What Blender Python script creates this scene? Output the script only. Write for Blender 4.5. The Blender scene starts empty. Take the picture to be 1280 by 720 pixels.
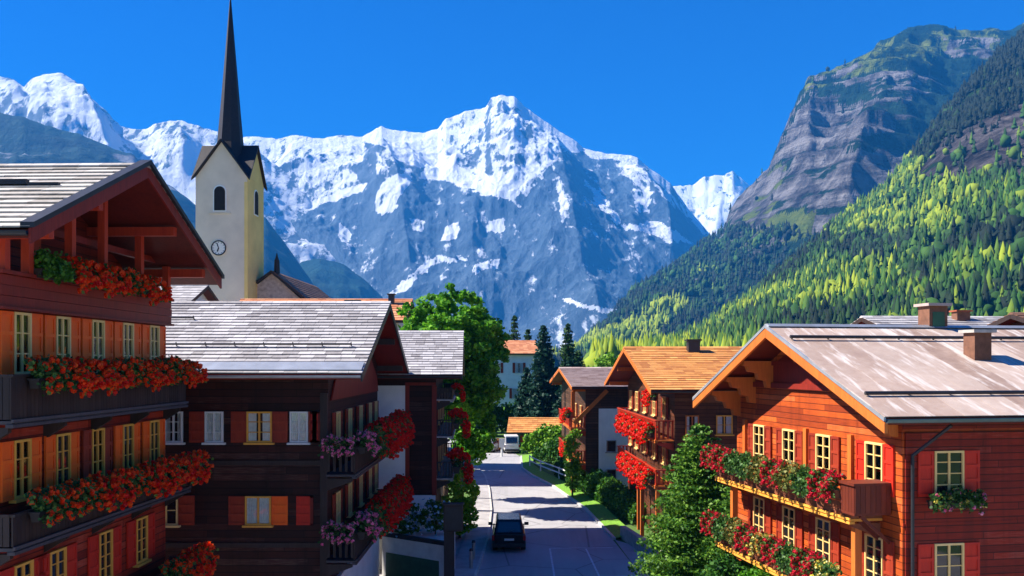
import bpy, bmesh, math, random
import numpy as np
from mathutils import Vector, Matrix, noise as mn
R = math.radians
random.seed(7); rng = np.random.default_rng(11)
F = 1100.0; CX = 640.0; HY = 455.0; CH = 10.0
col = bpy.context.scene.collection
scene = bpy.context.scene

def PX(px, Y): return (px - CX) * Y / F
def PZ(py, Y): return CH + (HY - py) * Y / F

# ------------------------------------------------------------------ materials
class NT:
    def __init__(s, name):
        s.m = bpy.data.materials.new(name); s.m.use_nodes = True
        s.t = s.m.node_tree; s.n = s.t.nodes; s.l = s.t.links
        s.b = s.n['Principled BSDF']; s.out = s.n['Material Output']
    def node(s, kind, **kw):
        n = s.n.new(kind)
        for k, v in kw.items():
            if k.startswith('i_'): n.inputs[k[2:].replace('_', ' ')].default_value = v
            else: setattr(n, k, v)
        return n
    def link(s, a, b): s.l.new(a, b)
    def math(s, op, a, b=None, clamp=False):
        n = s.n.new('ShaderNodeMath'); n.operation = op; n.use_clamp = clamp
        for i, x in enumerate((a, b)):
            if x is None: continue
            if isinstance(x, (int, float)): n.inputs[i].default_value = x
            else: s.link(x, n.inputs[i])
        return n.outputs[0]
    def mix(s, fac, a, b, mode='MIX'):
        n = s.n.new('ShaderNodeMix'); n.data_type = 'RGBA'; n.blend_type = mode
        for sock, x in ((n.inputs[0], fac), (n.inputs[6], a), (n.inputs[7], b)):
            if isinstance(x, (int, float)): sock.default_value = x
            elif isinstance(x, (tuple, list)): sock.default_value = (*x[:3], 1)
            else: s.link(x, sock)
        return n.outputs[2]
    def ramp(s, fac, stops):
        n = s.n.new('ShaderNodeValToRGB'); cr = n.color_ramp
        while len(cr.elements) < len(stops): cr.elements.new(0.5)
        for e, (p, c) in zip(cr.elements, stops):
            e.position = p; e.color = (*c[:3], 1) if not isinstance(c, (int, float)) else (c, c, c, 1)
        s.link(fac, n.inputs[0]); return n.outputs[0]
    def coord(s, sc=(1, 1, 1), world=False, rot=(0, 0, 0)):
        if world:
            o = s.n.new('ShaderNodeNewGeometry').outputs['Position']
        else:
            o = s.n.new('ShaderNodeTexCoord').outputs['Object']
        mp = s.n.new('ShaderNodeMapping'); mp.inputs['Scale'].default_value = sc; mp.inputs['Rotation'].default_value = rot
        s.link(o, mp.inputs[0]); return mp.outputs[0]
    def noise(s, vec, scale, detail=4, rough=.55):
        n = s.n.new('ShaderNodeTexNoise'); n.inputs['Scale'].default_value = scale
        n.inputs['Detail'].default_value = detail; n.inputs['Roughness'].default_value = rough
        s.link(vec, n.inputs['Vector']); return n.outputs['Fac']
    def bump(s, h, strength, dist=.02, prev=None):
        n = s.n.new('ShaderNodeBump'); n.inputs['Strength'].default_value = strength; n.inputs['Distance'].default_value = dist
        s.link(h, n.inputs['Height'])
        if prev: s.link(prev, n.inputs['Normal'])
        s.link(n.outputs[0], s.b.inputs['Normal']); return n.outputs[0]
    def color(s, c): s.link(c, s.b.inputs['Base Color'])
    def rough(s, v): s.b.inputs['Roughness'].default_value = v; return s

M = {}
def lerp3(a, b, t): return tuple(a[i] + (b[i] - a[i]) * t for i in range(3))
def simple(name, c, rough=.6, var=.25, scale=3, bump=0.0, metal=0, spec=.4):
    k = NT(name); k.rough(rough); k.b.inputs['Metallic'].default_value = metal
    k.b.inputs['Specular IOR Level'].default_value = spec
    v = k.noise(k.coord(), scale, 5)
    k.color(k.ramp(v, [(.3, tuple(x * (1 - var) for x in c)), (.7, tuple(min(1, x * (1 + var)) for x in c))]))
    if bump: k.bump(v, bump)
    M[name] = k.m; return k.m

def planks(name, base, dark, h=.2, var=.35, rough=.6, stain=.5, seam=.03):
    """horizontal timber planks, weathered"""
    k = NT(name); k.rough(rough); k.b.inputs['Specular IOR Level'].default_value = .25
    tc = k.n.new('ShaderNodeTexCoord').outputs['Object']
    sp = k.n.new('ShaderNodeSeparateXYZ'); k.link(tc, sp.inputs[0])
    v = k.math('DIVIDE', sp.outputs[2], h); idx = k.math('FLOOR', v); fr = k.math('FRACT', v)
    wn = k.n.new('ShaderNodeTexWhiteNoise'); wn.noise_dimensions = '1D'; k.link(idx, wn.inputs['W'])
    hh = k.math('ADD', k.math('ADD', sp.outputs[0], sp.outputs[1]), k.math('MULTIPLY', wn.outputs['Value'], 5.0))
    cell = k.math('FLOOR', k.math('DIVIDE', hh, 3.3)); cf = k.math('FRACT', k.math('DIVIDE', hh, 3.3))
    w2 = k.n.new('ShaderNodeTexWhiteNoise'); w2.noise_dimensions = '2D'
    cb = k.n.new('ShaderNodeCombineXYZ'); k.link(idx, cb.inputs[0]); k.link(cell, cb.inputs[1]); k.link(cb.outputs[0], w2.inputs['Vector'])
    grain = k.noise(k.coord((1.2, 1.2, 26)), 1.6, 6, .65)
    blot = k.noise(k.coord(), .7, 4)
    f = k.math('ADD', k.math('MULTIPLY', w2.outputs['Value'], var), k.math('MULTIPLY', grain, 1 - var))
    c = k.ramp(f, [(.25, dark), (.62, base), (.85, lerp3(base, (1, .8, .6), .12))])
    c = k.mix(k.math('MULTIPLY', k.math('GREATER_THAN', blot, .55), 0.0), c, dark)
    st = k.ramp(blot, [(.35, 0), (.7, stain)])
    c = k.mix(st, c, dark)
    vs_ = k.noise(k.coord((3.5, 3.5, .22)), 1.0, 5, .6); c = k.mix(k.ramp(vs_, [(.5, 0), (.72, .55)]), c, tuple(x * .55 for x in dark))
    g1 = k.math('LESS_THAN', fr, seam / h); g2 = k.math('LESS_THAN', cf, .006)
    g = k.math('MAXIMUM', g1, g2)
    c = k.mix(k.math('MULTIPLY', g, .8), c, tuple(x * .35 for x in dark)); k.color(c)
    hgt = k.math('SUBTRACT', k.math('MULTIPLY', grain, .3), g)
    k.bump(hgt, .5, .03)
    M[name] = k.m; return k.m

def timber(name, base, dark, rough=.55, sc=(14, 14, 1.5)):
    k = NT(name); k.rough(rough); k.b.inputs['Specular IOR Level'].default_value = .3
    g = k.noise(k.coord(sc), 1.2, 5, .6)
    g2 = k.noise(k.coord(), 1.1, 3)
    isl = k.n.new('ShaderNodeNewGeometry').outputs['Random Per Island']
    f = k.math('ADD', k.math('MULTIPLY', g, .5), k.math('ADD', k.math('MULTIPLY', isl, .3), k.math('MULTIPLY', g2, .25)))
    wr = k.noise(k.coord((3, 3, .5)), 1.3, 5, .65); k.color(k.mix(k.ramp(wr, [(.5, 0), (.7, .5)]), k.ramp(f, [(.25, dark), (.65, base)]), dark)); k.bump(g, .4, .012)
    M[name] = k.m; return k.m

def slabs(name, cols, rough=.7, streak=None, scale=6):
    k = NT(name); k.rough(rough)
    isl = k.n.new('ShaderNodeNewGeometry').outputs['Random Per Island']
    nz = k.noise(k.coord(), scale, 6, .65); big = k.noise(k.coord(), .45, 4)
    f = k.math('ADD', k.math('MULTIPLY', isl, .45), k.math('MULTIPLY', nz, .55))
    c = k.ramp(f, [(.2, cols[0]), (.5, cols[1]), (.8, cols[2])])
    c = k.mix(k.ramp(big, [(.4, 0), (.7, .45)]), c, cols[0])
    if streak:
        s1 = k.noise(k.coord((2.2, .35, .35)), 1.5, 5, .6)
        c = k.mix(k.ramp(s1, [(.52, 0), (.64, .75)]), c, streak)
    k.color(c); k.bump(nz, .5, .02); M[name] = k.m; return k.m

def leafy(name, cols, rough=.55, trans=.25, attr=None):
    k = NT(name); k.rough(rough); k.b.inputs['Specular IOR Level'].default_value = .25
    if attr:
        a = k.n.new('ShaderNodeAttribute'); a.attribute_name = attr; f = a.outputs['Fac']
    else:
        isl = k.n.new('ShaderNodeNewGeometry').outputs['Random Per Island']
        big = k.noise(k.coord(), .9, 3)
        f = k.math('ADD', k.math('MULTIPLY', isl, .6), k.math('MULTIPLY', big, .5))
    c = k.ramp(f, [(.15, cols[0]), (.5, cols[1]), (.85, cols[2])]); k.color(c)
    if trans:
        tr = k.n.new('ShaderNodeBsdfTranslucent'); k.link(c, tr.inputs[0])
        mx = k.n.new('ShaderNodeMixShader'); mx.inputs[0].default_value = trans
        k.link(k.b.outputs[0], mx.inputs[1]); k.link(tr.outputs[0], mx.inputs[2]); k.link(mx.outputs[0], k.out.inputs[0])
    M[name] = k.m; return k.m

planks('logs_a', (.42, .038, .010), (.15, .011, .006), h=.2)
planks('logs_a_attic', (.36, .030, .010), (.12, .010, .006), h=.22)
planks('logs_b', (.062, .013, .008), (.014, .005, .004), h=.24, stain=.6)
planks('logs_g', (.66, .118, .014), (.26, .036, .008), h=.19, stain=.5, var=.45)
planks('logs_g_shade', (.30, .020, .007), (.11, .008, .004), h=.19, stain=.35, var=.3)  # shaded copy of the facade timber, darker and redder
planks('logs_e', (.14, .042, .016), (.045, .014, .007), h=.2)
planks('logs_f', (.12, .05, .025), (.04, .018, .01), h=.2)
timber('wood_dark', (.045, .028, .024), (.015, .010, .010))
timber('wood_grey', (.075, .065, .07), (.03, .026, .03))
timber('wood_orange', (.62, .17, .028), (.42, .085, .015))
timber('wood_honey', (.84, .40, .06), (.68, .26, .035))
timber('wood_red', (.52, .048, .014), (.26, .018, .008))
timber('wood_maroon', (.26, .022, .010), (.11, .009, .006))
timber('wood_soffit', (.16, .018, .009), (.05, .007, .005))
timber('wood_cupboard', (.17, .03, .012), (.07, .012, .007))
timber('shutter_orange', (.98, .145, .010), (.88, .085, .008))
timber('shutter_red', (.62, .028, .010), (.42, .016, .007))
timber('shutter_brown', (.34, .040, .014), (.20, .020, .009))
timber('frame_cream', (.86, .60, .24), (.78, .48, .14))
timber('frame_white', (.78, .76, .70), (.6, .58, .52))
slabs('slab_light', [(.24, .21, .18), (.50, .46, .42), (.70, .66, .60)])
slabs('slab_grey', [(.21, .19, .19), (.42, .40, .40), (.60, .57, .56)])
slabs('tile_orange', [(.38, .13, .03), (.62, .26, .06), (.72, .36, .10)])
slabs('tile_terracotta', [(.40, .13, .05), (.60, .24, .10), (.72, .36, .18)])
slabs('tile_brown', [(.09, .045, .03), (.19, .09, .055), (.30, .15, .09)])
slabs('tile_pink', [(.30, .21, .18), (.44, .33, .30), (.55, .44, .41)])
slabs('sheet_pink', [(.20, .125, .095), (.40, .29, .235), (.50, .40, .34)], streak=(.66, .60, .56), scale=3)
simple('plaster_white', (.86, .84, .80), .85, .08, 1.3, .2)
simple('plaster_cream', (.78, .66, .52), .9, .1, .5, .2)
simple('plaster_cream_lit', (.85, .62, .22), .9, .1, .5, .2)  # cream plaster with warm light tinted in, for the tower's right face
simple('stone_pale', (.42, .38, .34), .9, .3, 3, .5)
simple('stone_brown', (.17, .075, .045), .9, .3, 4, .5)
simple('metal_dark', (.03, .03, .034), .45, .2, 4, 0, .3)
simple('metal_green', (.10, .15, .15), .4, .2, 2, 0, .5)
simple('metal_snow', (.42, .44, .47), .4, .15, 2, 0, .5)
simple('slate_dark', (.016, .011, .012), .5, .4, 5, .5)
simple('black_hole', (.012, .010, .010), .8, .2)
simple('paint_white', (.78, .78, .76), .5, .06)
simple('curtain', (.90, .86, .76), .9, .12, 9)
simple('bark', (.10, .065, .04), .9, .4, 6, .8)
simple('green_board', (.03, .10, .05), .5, .2)
simple('concrete', (.66, .64, .60), .9, .15, 2, .3)
simple('planter_dark', (.03, .022, .018), .7, .3)
simple('planter_green', (.02, .07, .035), .6, .3)
simple('planter_brown', (.22, .07, .03), .7, .3)
simple('soil', (.06, .04, .03), .95, .3)
simple('car_black', (.006, .006, .008), .18, .1, 1, 0, .4, .6)
simple('car_white', (.72, .72, .72), .25, .05)
simple('rubber', (.02, .02, .02), .8, .2)
simple('alloy', (.35, .35, .36), .3, .1, 2, 0, .9)
simple('lamp_red', (.35, .01, .01), .2, .1)
simple('plate', (.6, .6, .58), .5, .05)
simple('clay_red', (.36, .09, .04), .8, .3)
leafy('leaf_deep', [(.010, .050, .008), (.028, .115, .014), (.075, .20, .022)])
leafy('leaf_bright', [(.05, .17, .010), (.13, .32, .018), (.28, .46, .03)])
leafy('leaf_lime', [(.10, .30, .010), (.24, .52, .02), (.45, .70, .04)], trans=.4)
leafy('leaf_mid', [(.018, .07, .010), (.05, .17, .016), (.13, .28, .025)])
leafy('leaf_conifer', [(.008, .032, .012), (.018, .065, .018), (.045, .12, .026)])
leafy('leaf_blueish', [(.006, .030, .022), (.012, .055, .035), (.025, .085, .05)])
leafy('leaf_lush', [(.022, .11, .008), (.08, .29, .014), (.22, .48, .025)], trans=.4)
leafy('leaf_evergreen', [(.014, .06, .008), (.055, .17, .014), (.18, .33, .03)], trans=.3)
leafy('leaf_autumn', [(.05, .06, .012), (.14, .15, .025), (.25, .22, .04)])
leafy('leaf_flowerbox', [(.015, .05, .012), (.04, .12, .02), (.12, .22, .04)])
leafy('leaf_olive', [(.04, .06, .015), (.12, .15, .03), (.30, .28, .06)])
leafy('petal_red', [(.60, .005, .005), (.88, .012, .006), (.98, .05, .015)], trans=.4)
leafy('petal_orange', [(.98, .03, .004), (1, .07, .006), (1, .17, .02)], trans=.45)
leafy('petal_pink', [(.85, .08, .24), (.95, .20, .42), (1, .55, .65)], trans=.4)
leafy('petal_crimson', [(.35, .004, .02), (.62, .008, .03), (.78, .04, .06)], trans=.3)
leafy('petal_yellow', [(.55, .45, .03), (.75, .62, .08), (.80, .75, .4)], trans=.3)
leafy('petal_rust', [(.40, .10, .02), (.60, .20, .04), (.70, .35, .08)], trans=.3)
leafy('petal_blue', [(.12, .25, .5), (.25, .5, .65), (.6, .75, .8)], trans=.3)
leafy('forest_leaf', [(.002, .010, .003), (.026, .088, .007), (.24, .30, .012)], trans=0, rough=.8, attr='tone')
# window glass: clear pane with fresnel reflections
k = NT('glass'); gl = k.n.new('ShaderNodeBsdfGlossy'); gl.inputs['Roughness'].default_value = .04
tr = k.n.new('ShaderNodeBsdfTransparent'); fr = k.n.new('ShaderNodeFresnel'); fr.inputs[0].default_value = 1.35
mx = k.n.new('ShaderNodeMixShader'); k.link(k.math('ADD', fr.outputs[0], .04), mx.inputs[0]); k.link(tr.outputs[0], mx.inputs[1]); k.link(gl.outputs[0], mx.inputs[2]); k.link(mx.outputs[0], k.out.inputs[0]); M['glass'] = k.m
k = NT('glass_dark'); k.b.inputs['Base Color'].default_value = (.012, .014, .016, 1); k.rough(.04); k.b.inputs['Specular IOR Level'].default_value = .8; M['glass_dark'] = k.m
k = NT('car_glass'); k.b.inputs['Base Color'].default_value = (.02, .03, .035, 1); k.rough(.03); k.b.inputs['Specular IOR Level'].default_value = 1; M['car_glass'] = k.m

# ------------------------------------------------------------------ mesh builder
class MB:
    def __init__(s, T=None):
        s.v = []; s.f = []; s.T = T or (lambda a, b, c: (a, b, c)); s.mi = []; s.cur = 0
    def add(s, vs, fs):
        o = len(s.v); s.v += [tuple(s.T(*p)) for p in vs]; s.f += [tuple(o + i for i in f) for f in fs]; s.mi += [s.cur] * len(fs)
    def raw(s, vs, fs):
        o = len(s.v); s.v += [tuple(p) for p in vs]; s.f += [tuple(o + i for i in f) for f in fs]; s.mi += [s.cur] * len(fs)
    def box(s, a0, a1, b0, b1, c0, c1):
        s.add([(a0, b0, c0), (a1, b0, c0), (a1, b1, c0), (a0, b1, c0), (a0, b0, c1), (a1, b0, c1), (a1, b1, c1), (a0, b1, c1)],
              [(0, 3, 2, 1), (4, 5, 6, 7), (0, 1, 5, 4), (1, 2, 6, 5), (2, 3, 7, 6), (3, 0, 4, 7)])
    def hexa(s, pts):
        s.add(pts, [(0, 3, 2, 1), (4, 5, 6, 7), (0, 1, 5, 4), (1, 2, 6, 5), (2, 3, 7, 6), (3, 0, 4, 7)])
    def prism(s, poly, c0, c1, order='abc'):
        """poly in first two coords, extruded along third; order maps (p,q,extr) to T's args"""
        def m(p, q, e):
            d = {order[0]: p, order[1]: q, order[2]: e}; return (d['a'], d['b'], d['c'])
        n = len(poly)
        s.add([m(p, q, c0) for p, q in poly] + [m(p, q, c1) for p, q in poly],
              [tuple(range(n)), tuple(range(2 * n - 1, n - 1, -1))] + [(i, (i + 1) % n, n + (i + 1) % n, n + i) for i in range(n)])
    def beam(s, p, q, w, h, up=(0, 0, 1)):
        p = Vector(p); q = Vector(q); d = (q - p).normalized(); u = Vector(up)
        sd = d.cross(u).normalized(); u = sd.cross(d).normalized()
        c = []
        for e in (p, q):
            for i, j in ((-1, -1), (1, -1), (1, 1), (-1, 1)): c.append(tuple(e + sd * (w / 2 * i) + u * (h / 2 * j)))
        s.hexa(c)
    def tube(s, p, q, r0, r1, n=10):
        p = Vector(p); q = Vector(q); d = (q - p).normalized(); u = Vector((0, 0, 1)) if abs(d.z) < .9 else Vector((1, 0, 0))
        a = d.cross(u).normalized(); b = d.cross(a).normalized(); vs = []
        for e, r in ((p, r0), (q, r1)):
            for i in range(n): t = i * 2 * math.pi / n; vs.append(tuple(e + a * math.cos(t) * r + b * math.sin(t) * r))
        s.add(vs, [tuple(range(n)), tuple(range(2 * n - 1, n - 1, -1))] + [(i, (i + 1) % n, n + (i + 1) % n, n + i) for i in range(n)])
    def build(s, name, mat, parent=None, bevel=0, smooth=False, recalc=True):
        me = bpy.data.meshes.new(name); me.from_pydata(s.v, [], s.f)
        mats = mat if isinstance(mat, (list, tuple)) else [mat]
        for m in mats: me.materials.append(M[m])
        if len(mats) > 1: me.polygons.foreach_set('material_index', s.mi)
        if recalc:
            bm = bmesh.new(); bm.from_mesh(me); bmesh.ops.recalc_face_normals(bm, faces=bm.faces)
            if bevel: bmesh.ops.bevel(bm, geom=bm.edges[:], offset=bevel, segments=1, affect='EDGES')
            bm.to_mesh(me); bm.free()
        if smooth: me.polygons.foreach_set('use_smooth', [True] * len(me.polygons))
        o = bpy.data.objects.new(name, me); col.objects.link(o)
        if parent: o.parent = parent
        return o

def empty(name, loc=(0, 0, 0), rz=0, label=None, cat=None, group=None):
    o = bpy.data.objects.new(name, None); col.objects.link(o); o.location = loc; o.rotation_euler.z = rz
    o.empty_display_size = .3; return tag(o, label, cat, group)
def tag(o, label=None, cat=None, group=None, kind=None):
    if label: o['label'] = label
    if cat: o['category'] = cat
    if group: o['group'] = group
    if kind: o['kind'] = kind
    return o
def kids(o): return [c for c in col.objects if c.parent == o]
def copy_tree(o, parent=None, cm=None):
    if cm is None:
        cm = {}
        for x in col.objects:
            if x.parent: cm.setdefault(x.parent.name, []).append(x)
    c = o.copy(); col.objects.link(c)
    if parent: c.parent = parent
    for ch in cm.get(o.name, []): copy_tree(ch, c, cm)
    return c

# fast quad clouds (leaves, petals)
def quad_cloud(name, centres, size, mat, parent=None, flat=0.0, aspect=1.0, normals=None):
    c = np.asarray(centres, float); n = len(c)
    nrm = rng.normal(size=(n, 3)); 
    if normals is not None: nrm = nrm * .6 + normals
    nrm[:, 2] += flat; nrm /= np.linalg.norm(nrm, axis=1)[:, None]
    t = rng.normal(size=(n, 3)); a = np.cross(nrm, t); a /= np.linalg.norm(a, axis=1)[:, None]; b = np.cross(nrm, a)
    sz = (size * rng.uniform(.6, 1.3, n))[:, None]
    a = a * sz * .5; b = b * sz * .5 * aspect
    fold = nrm * sz * .14
    v = np.stack([c - a - b * .55 , c - b * 1.1 + a * .1 + fold, c + a - b * .4, c + a * .55 + b * .8 + fold, c - a * .3 + b * 1.05], 1).reshape(-1, 3)
    me = bpy.data.meshes.new(name); me.vertices.add(n * 5); me.vertices.foreach_set('co', v.ravel())
    me.loops.add(n * 5); me.loops.foreach_set('vertex_index', np.arange(n * 5, dtype=np.int32))
    me.polygons.add(n); me.polygons.foreach_set('loop_start', np.arange(0, n * 5, 5, dtype=np.int32))
    me.polygons.foreach_set('loop_total', np.full(n, 5, dtype=np.int32))
    me.update(calc_edges=True); me.materials.append(M[mat])
    o = bpy.data.objects.new(name, me); col.objects.link(o)
    if parent: o.parent = parent
    return o
# ------------------------------------------------------------------ chalets
def window(root, T, a, z, w, h, cols=2, rows=3, frame='frame_cream', shutter=None, sw=None, curtain=True, sill=True, half=None, tilt=0):
    """T(a, z, out): a along the wall, out away from it; centre bottom at (a, z)"""
    f = MB(T); t = .055; a0, a1 = a - w / 2, a + w / 2
    for x0, x1, z0, z1 in ((a0, a0 + t, z, z + h), (a1 - t, a1, z, z + h), (a0 + t, a1 - t, z, z + t), (a0 + t, a1 - t, z + h - t, z + h)): f.box(x0, x1, z0, z1, -.01, .09)
    for i in range(1, cols): x = a0 + w * i / cols; f.box(x - .03, x + .03, z + t, z + h - t, -.01, .075)
    for i in range(1, rows):
        zz = z + h * i / rows
        for j in range(cols): f.box(a0 + w * j / cols + (t if j == 0 else .03), a0 + w * (j + 1) / cols - (t if j == cols - 1 else .03), zz - .014, zz + .014, .03, .062)
    fo = f.build('window', frame, root)
    p = MB(T); p.box(a0 + t, a1 - t, z + t, z + h - t, .034, .042)
    if curtain:
        p.build('pane', 'glass', fo)
        cu = MB(T); n = 14
        gp = random.choice((.02, .04, .06, .12, .2))
        bk = MB(T); bk.box(a0 + t, a1 - t, z + t, z + h - t, .0015, .004); bk.build('dark_backing', 'black_hole', fo)  # flat black sheet painted in for the unlit room behind the glass
        for s0, s1 in ((a0 + t, a - w * gp), (a + w * gp, a1 - t)):
            vs = []; fs = []
            for i in range(n + 1):
                x = s0 + (s1 - s0) * i / n; o = .014 + .009 * math.sin(i * 1.9)
                vs += [(x, z + t, o), (x, z + h - t, o)]
                if i: fs.append((2 * i - 2, 2 * i, 2 * i + 1, 2 * i - 1))
            cu.add(vs, fs)
        cu.build('curtain', 'curtain', fo)
    else: p.build('pane', 'glass_dark', fo)
    if sill:
        s = MB(T); s.box(a0 - .08, a1 + .08, z - .07, z - .005, .0, .16); s.build('sill', frame, fo)
    if shutter:
        sw = sw or w / 2
        for sgn in ((-1, 1) if half is None else (half,)):
            m = MB(T); g = .015
            x0 = a0 - sw - g if sgn < 0 else a1 + g; x1 = x0 + sw
            m.box(x0, x1, z, z + h, .02, .05)
            nb = 3
            for q in range(nb + 1):
                zz = z + (h - .08) * q / nb; m.box(x0 + .001, x1 - .001, zz, zz + .08, .051, .075)
            for xx in (x0, x1 - .07):
                for q in range(nb):
                    z0 = z + (h - .08) * q / nb + .081; z1 = z + (h - .08) * (q + 1) / nb - .001; m.box(xx, xx + .07, z0, z1, .051, .072)
            nl = int((h) / .07)
            m.build('shutter', shutter if isinstance(shutter, str) else shutter[0 if sgn < 0 else 1], fo)
    return fo

def lay_slabs(mb, c0, c1, e_u, e_z, r_u, r_z, row, wid, thick, jit):
    """slab courses on a roof plane; (u,z) eave -> (u,z) ridge, v from c0 to c1. T takes (u, v, z)"""
    du, dz = r_u - e_u, r_z - e_z; Ls = math.hypot(du, dz); du /= Ls; dz /= Ls; nu, nz = -dz, du
    if nz < 0: nu, nz = -nu, -nz
    n = max(1, round(Ls / row)); row = Ls / n
    for i in range(n):
        v = c0 - random.random() * wid * .0
        first = True
        while v < c1 - .02:
            w = wid * random.uniform(.7, 1.35)
            if first: w *= random.uniform(.4, 1); first = False
            v1 = min(v + w, c1)
            if c1 - v1 < .1: v1 = c1
            s0 = i * row - .05 + random.uniform(-jit, jit); s1 = (i + 1) * row + .03
            if i == n - 1: s1 = Ls + .01
            lo = .035 + thick * .6 + random.uniform(0, jit * .3); hi = .006
            pts = []
            for (ss, base, vv) in ((s0, lo - .0, v + .006), (s1, hi, v + .006), (s1, hi, v1 - .006), (s0, lo, v1 - .006)):
                pts.append((e_u + du * ss + nu * base, vv, e_z + dz * ss + nz * base))
            top = [(x + nu * thick, y, zz + nz * thick) for x, y, zz in pts]
            mb.hexa(pts + top)
            v = v1

def chalet(name, label, P0, rz, side, L, Dp, z_eave, z_ridge, uR, oe, og, wall='logs_b', roof='slab_grey', trim='wood_dark', soffit='wood_soffit',
           row=.34, wid=.55, thick=.035, jit=.012, ogb=.6, barge_h=.26, group='timber chalets along the street', cat='chalet', beams=(), gutter=True,
           attic_recess=None, base=None, z0=-.3, barge=None, step=1, ridge_cap=True):
    """side -1: body extends to -x (left side of the street); +1: to +x. local u along the street, v inwards."""
    root = empty(name, (P0[0], P0[1], 0), rz, label, cat, group)
    T = lambda u, v, z: (side * v, u, z)
    T.__dict__['side'] = side
    th = .17
    sl_n = (z_ridge - z_eave) / (uR + oe); sl_f = (z_ridge - z_eave) / (L - uR + oe)
    zu = lambda u: (z_ridge - th - sl_n * (uR - u)) if u < uR else (z_ridge - th - sl_f * (u - uR))
    wm = MB(T)
    if attic_recess:
        za, rec = attic_recess
        wm.prism([(0, z0), (0, za), (L, za), (L, z0)], 0, Dp, 'acb')
        wm.build('wall', wall, root)
        w2 = MB(T); w2.prism([(0.02, za), (0.02, zu(0) - .01), (uR, zu(uR) - .01), (L - .02, zu(L) - .01), (L - .02, za)], rec, Dp - .01, 'acb'); w2.build('attic_wall', 'logs_a_attic', root)
    else:
        wm.prism([(0, z0), (0, zu(0) - .005), (uR, zu(uR) - .005), (L, zu(L) - .005), (L, z0)], 0, Dp, 'acb'); wm.build('wall', wall, root)
    r = MB(T)
    r.prism([(uR, z_ridge), (-oe, z_eave), (-oe, z_eave - th), (uR, z_ridge - th)], -og, Dp + ogb, 'acb')
    r.prism([(uR + .001, z_ridge), (L + oe, z_eave), (L + oe, z_eave - th), (uR + .001, z_ridge - th)], -og, Dp + ogb, 'acb')
    ro = r.build('roof', soffit, root)
    t = MB(T)
    lay_slabs(t, -og - .05, Dp + ogb, -oe, z_eave, uR, z_ridge, row, wid, thick, jit)
    lay_slabs(t, -og - .05, Dp + ogb, L + oe, z_eave, uR, z_ridge, row, wid * 1.0, thick, jit)
    if ridge_cap:
        v = -og - .06
        while v < Dp + ogb - .1:
            w = random.uniform(.5, .8); t.prism([(uR - .2, z_ridge + .0), (uR - .2, z_ridge + .04), (uR, z_ridge + .13), (uR + .2, z_ridge + .04), (uR + .2, z_ridge)], v, min(v + w - .01, Dp + ogb), 'acb'); v += w
    t.build('roof_covering', roof, ro)
    # bargeboards on the street gable
    bb = barge or trim
    for (u0, zz0, u1, zz1) in ((-oe - .05, z_eave + .02, uR - .004, z_ridge + .05), (L + oe + .05, z_eave + .02, uR + .004, z_ridge + .05)):
        b = MB(T); b.prism([(u0, zz0 - barge_h), (u0, zz0), (u1, zz1), (u1, zz1 - barge_h)], -og - .055, -og - .001 , 'acb'); b.build('bargeboard', bb, ro)
    if gutter:
        for u, d in ((-oe, -1), (L + oe, 1)):
            g = MB(T); n = 7; prof = [(u + d * (.075 + .07 * math.cos(math.pi + math.pi * i / n)), z_eave - .05 - .08 * math.sin(math.pi * i / n)) for i in range(n + 1)]
            prof += [(p[0], p[1] + .02) for p in prof[::-1]]
            g.prism(prof, -og, Dp + ogb, 'acb'); g.build('gutter', gutter if isinstance(gutter, str) else 'metal_dark', ro)
    for u in beams:
        zb = zu(u) - .01
        b = MB(T); b.box(u - .1, u + .1, -og + .12, .25 if not attic_recess else attic_recess[1] + .1, zb - .3 , zb - .06); b.build('purlin', trim, root)
    root_T = T
    st = lambda a, z, o: T(a, -o, z)        # street wall
    nr = lambda a, z, o: T(-o, a, z)        # camera-side wall (a = v inwards)
    H = dict(root=root, T=T, st=st, nr=nr, L=L, D=Dp, roof=ro, zu=zu, side=side, rz=rz, P0=P0, uR=uR, z_eave=z_eave, z_ridge=z_ridge, oe=oe, sl=sl_n, og=og)
    return H

def toworld(H, u, v, z):
    x, y, zz = H['T'](u, v, z); c, s = math.cos(H['rz']), math.sin(H['rz'])
    return (H['P0'][0] + x * c - y * s, H['P0'][1] + x * s + y * c, zz)

def chimney(H, u, v, w, d, h, mat='stone_brown', cap='stone_pale', opening=None):
    z = H['zu'](u) - .1; T = H['T']
    c = MB(T); c.box(u - d / 2, u + d / 2, v - w / 2, v + w / 2, z, z + h + .2)
    co = c.build('chimney', mat, H['roof'])
    k = MB(T); k.box(u - d / 2 - .1, u + d / 2 + .1, v - w / 2 - .1, v + w / 2 + .1, z + h + .2, z + h + .29); k.build('chimney_cap', cap, co)
    if opening:
        p = MB(T); p.box(u - d / 2 - .015, u - d / 2, v - w * .33, v + w * .33, z + .25 + h * .1, z + h); p.build('chimney_hatch', opening, co)
    return co

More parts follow.
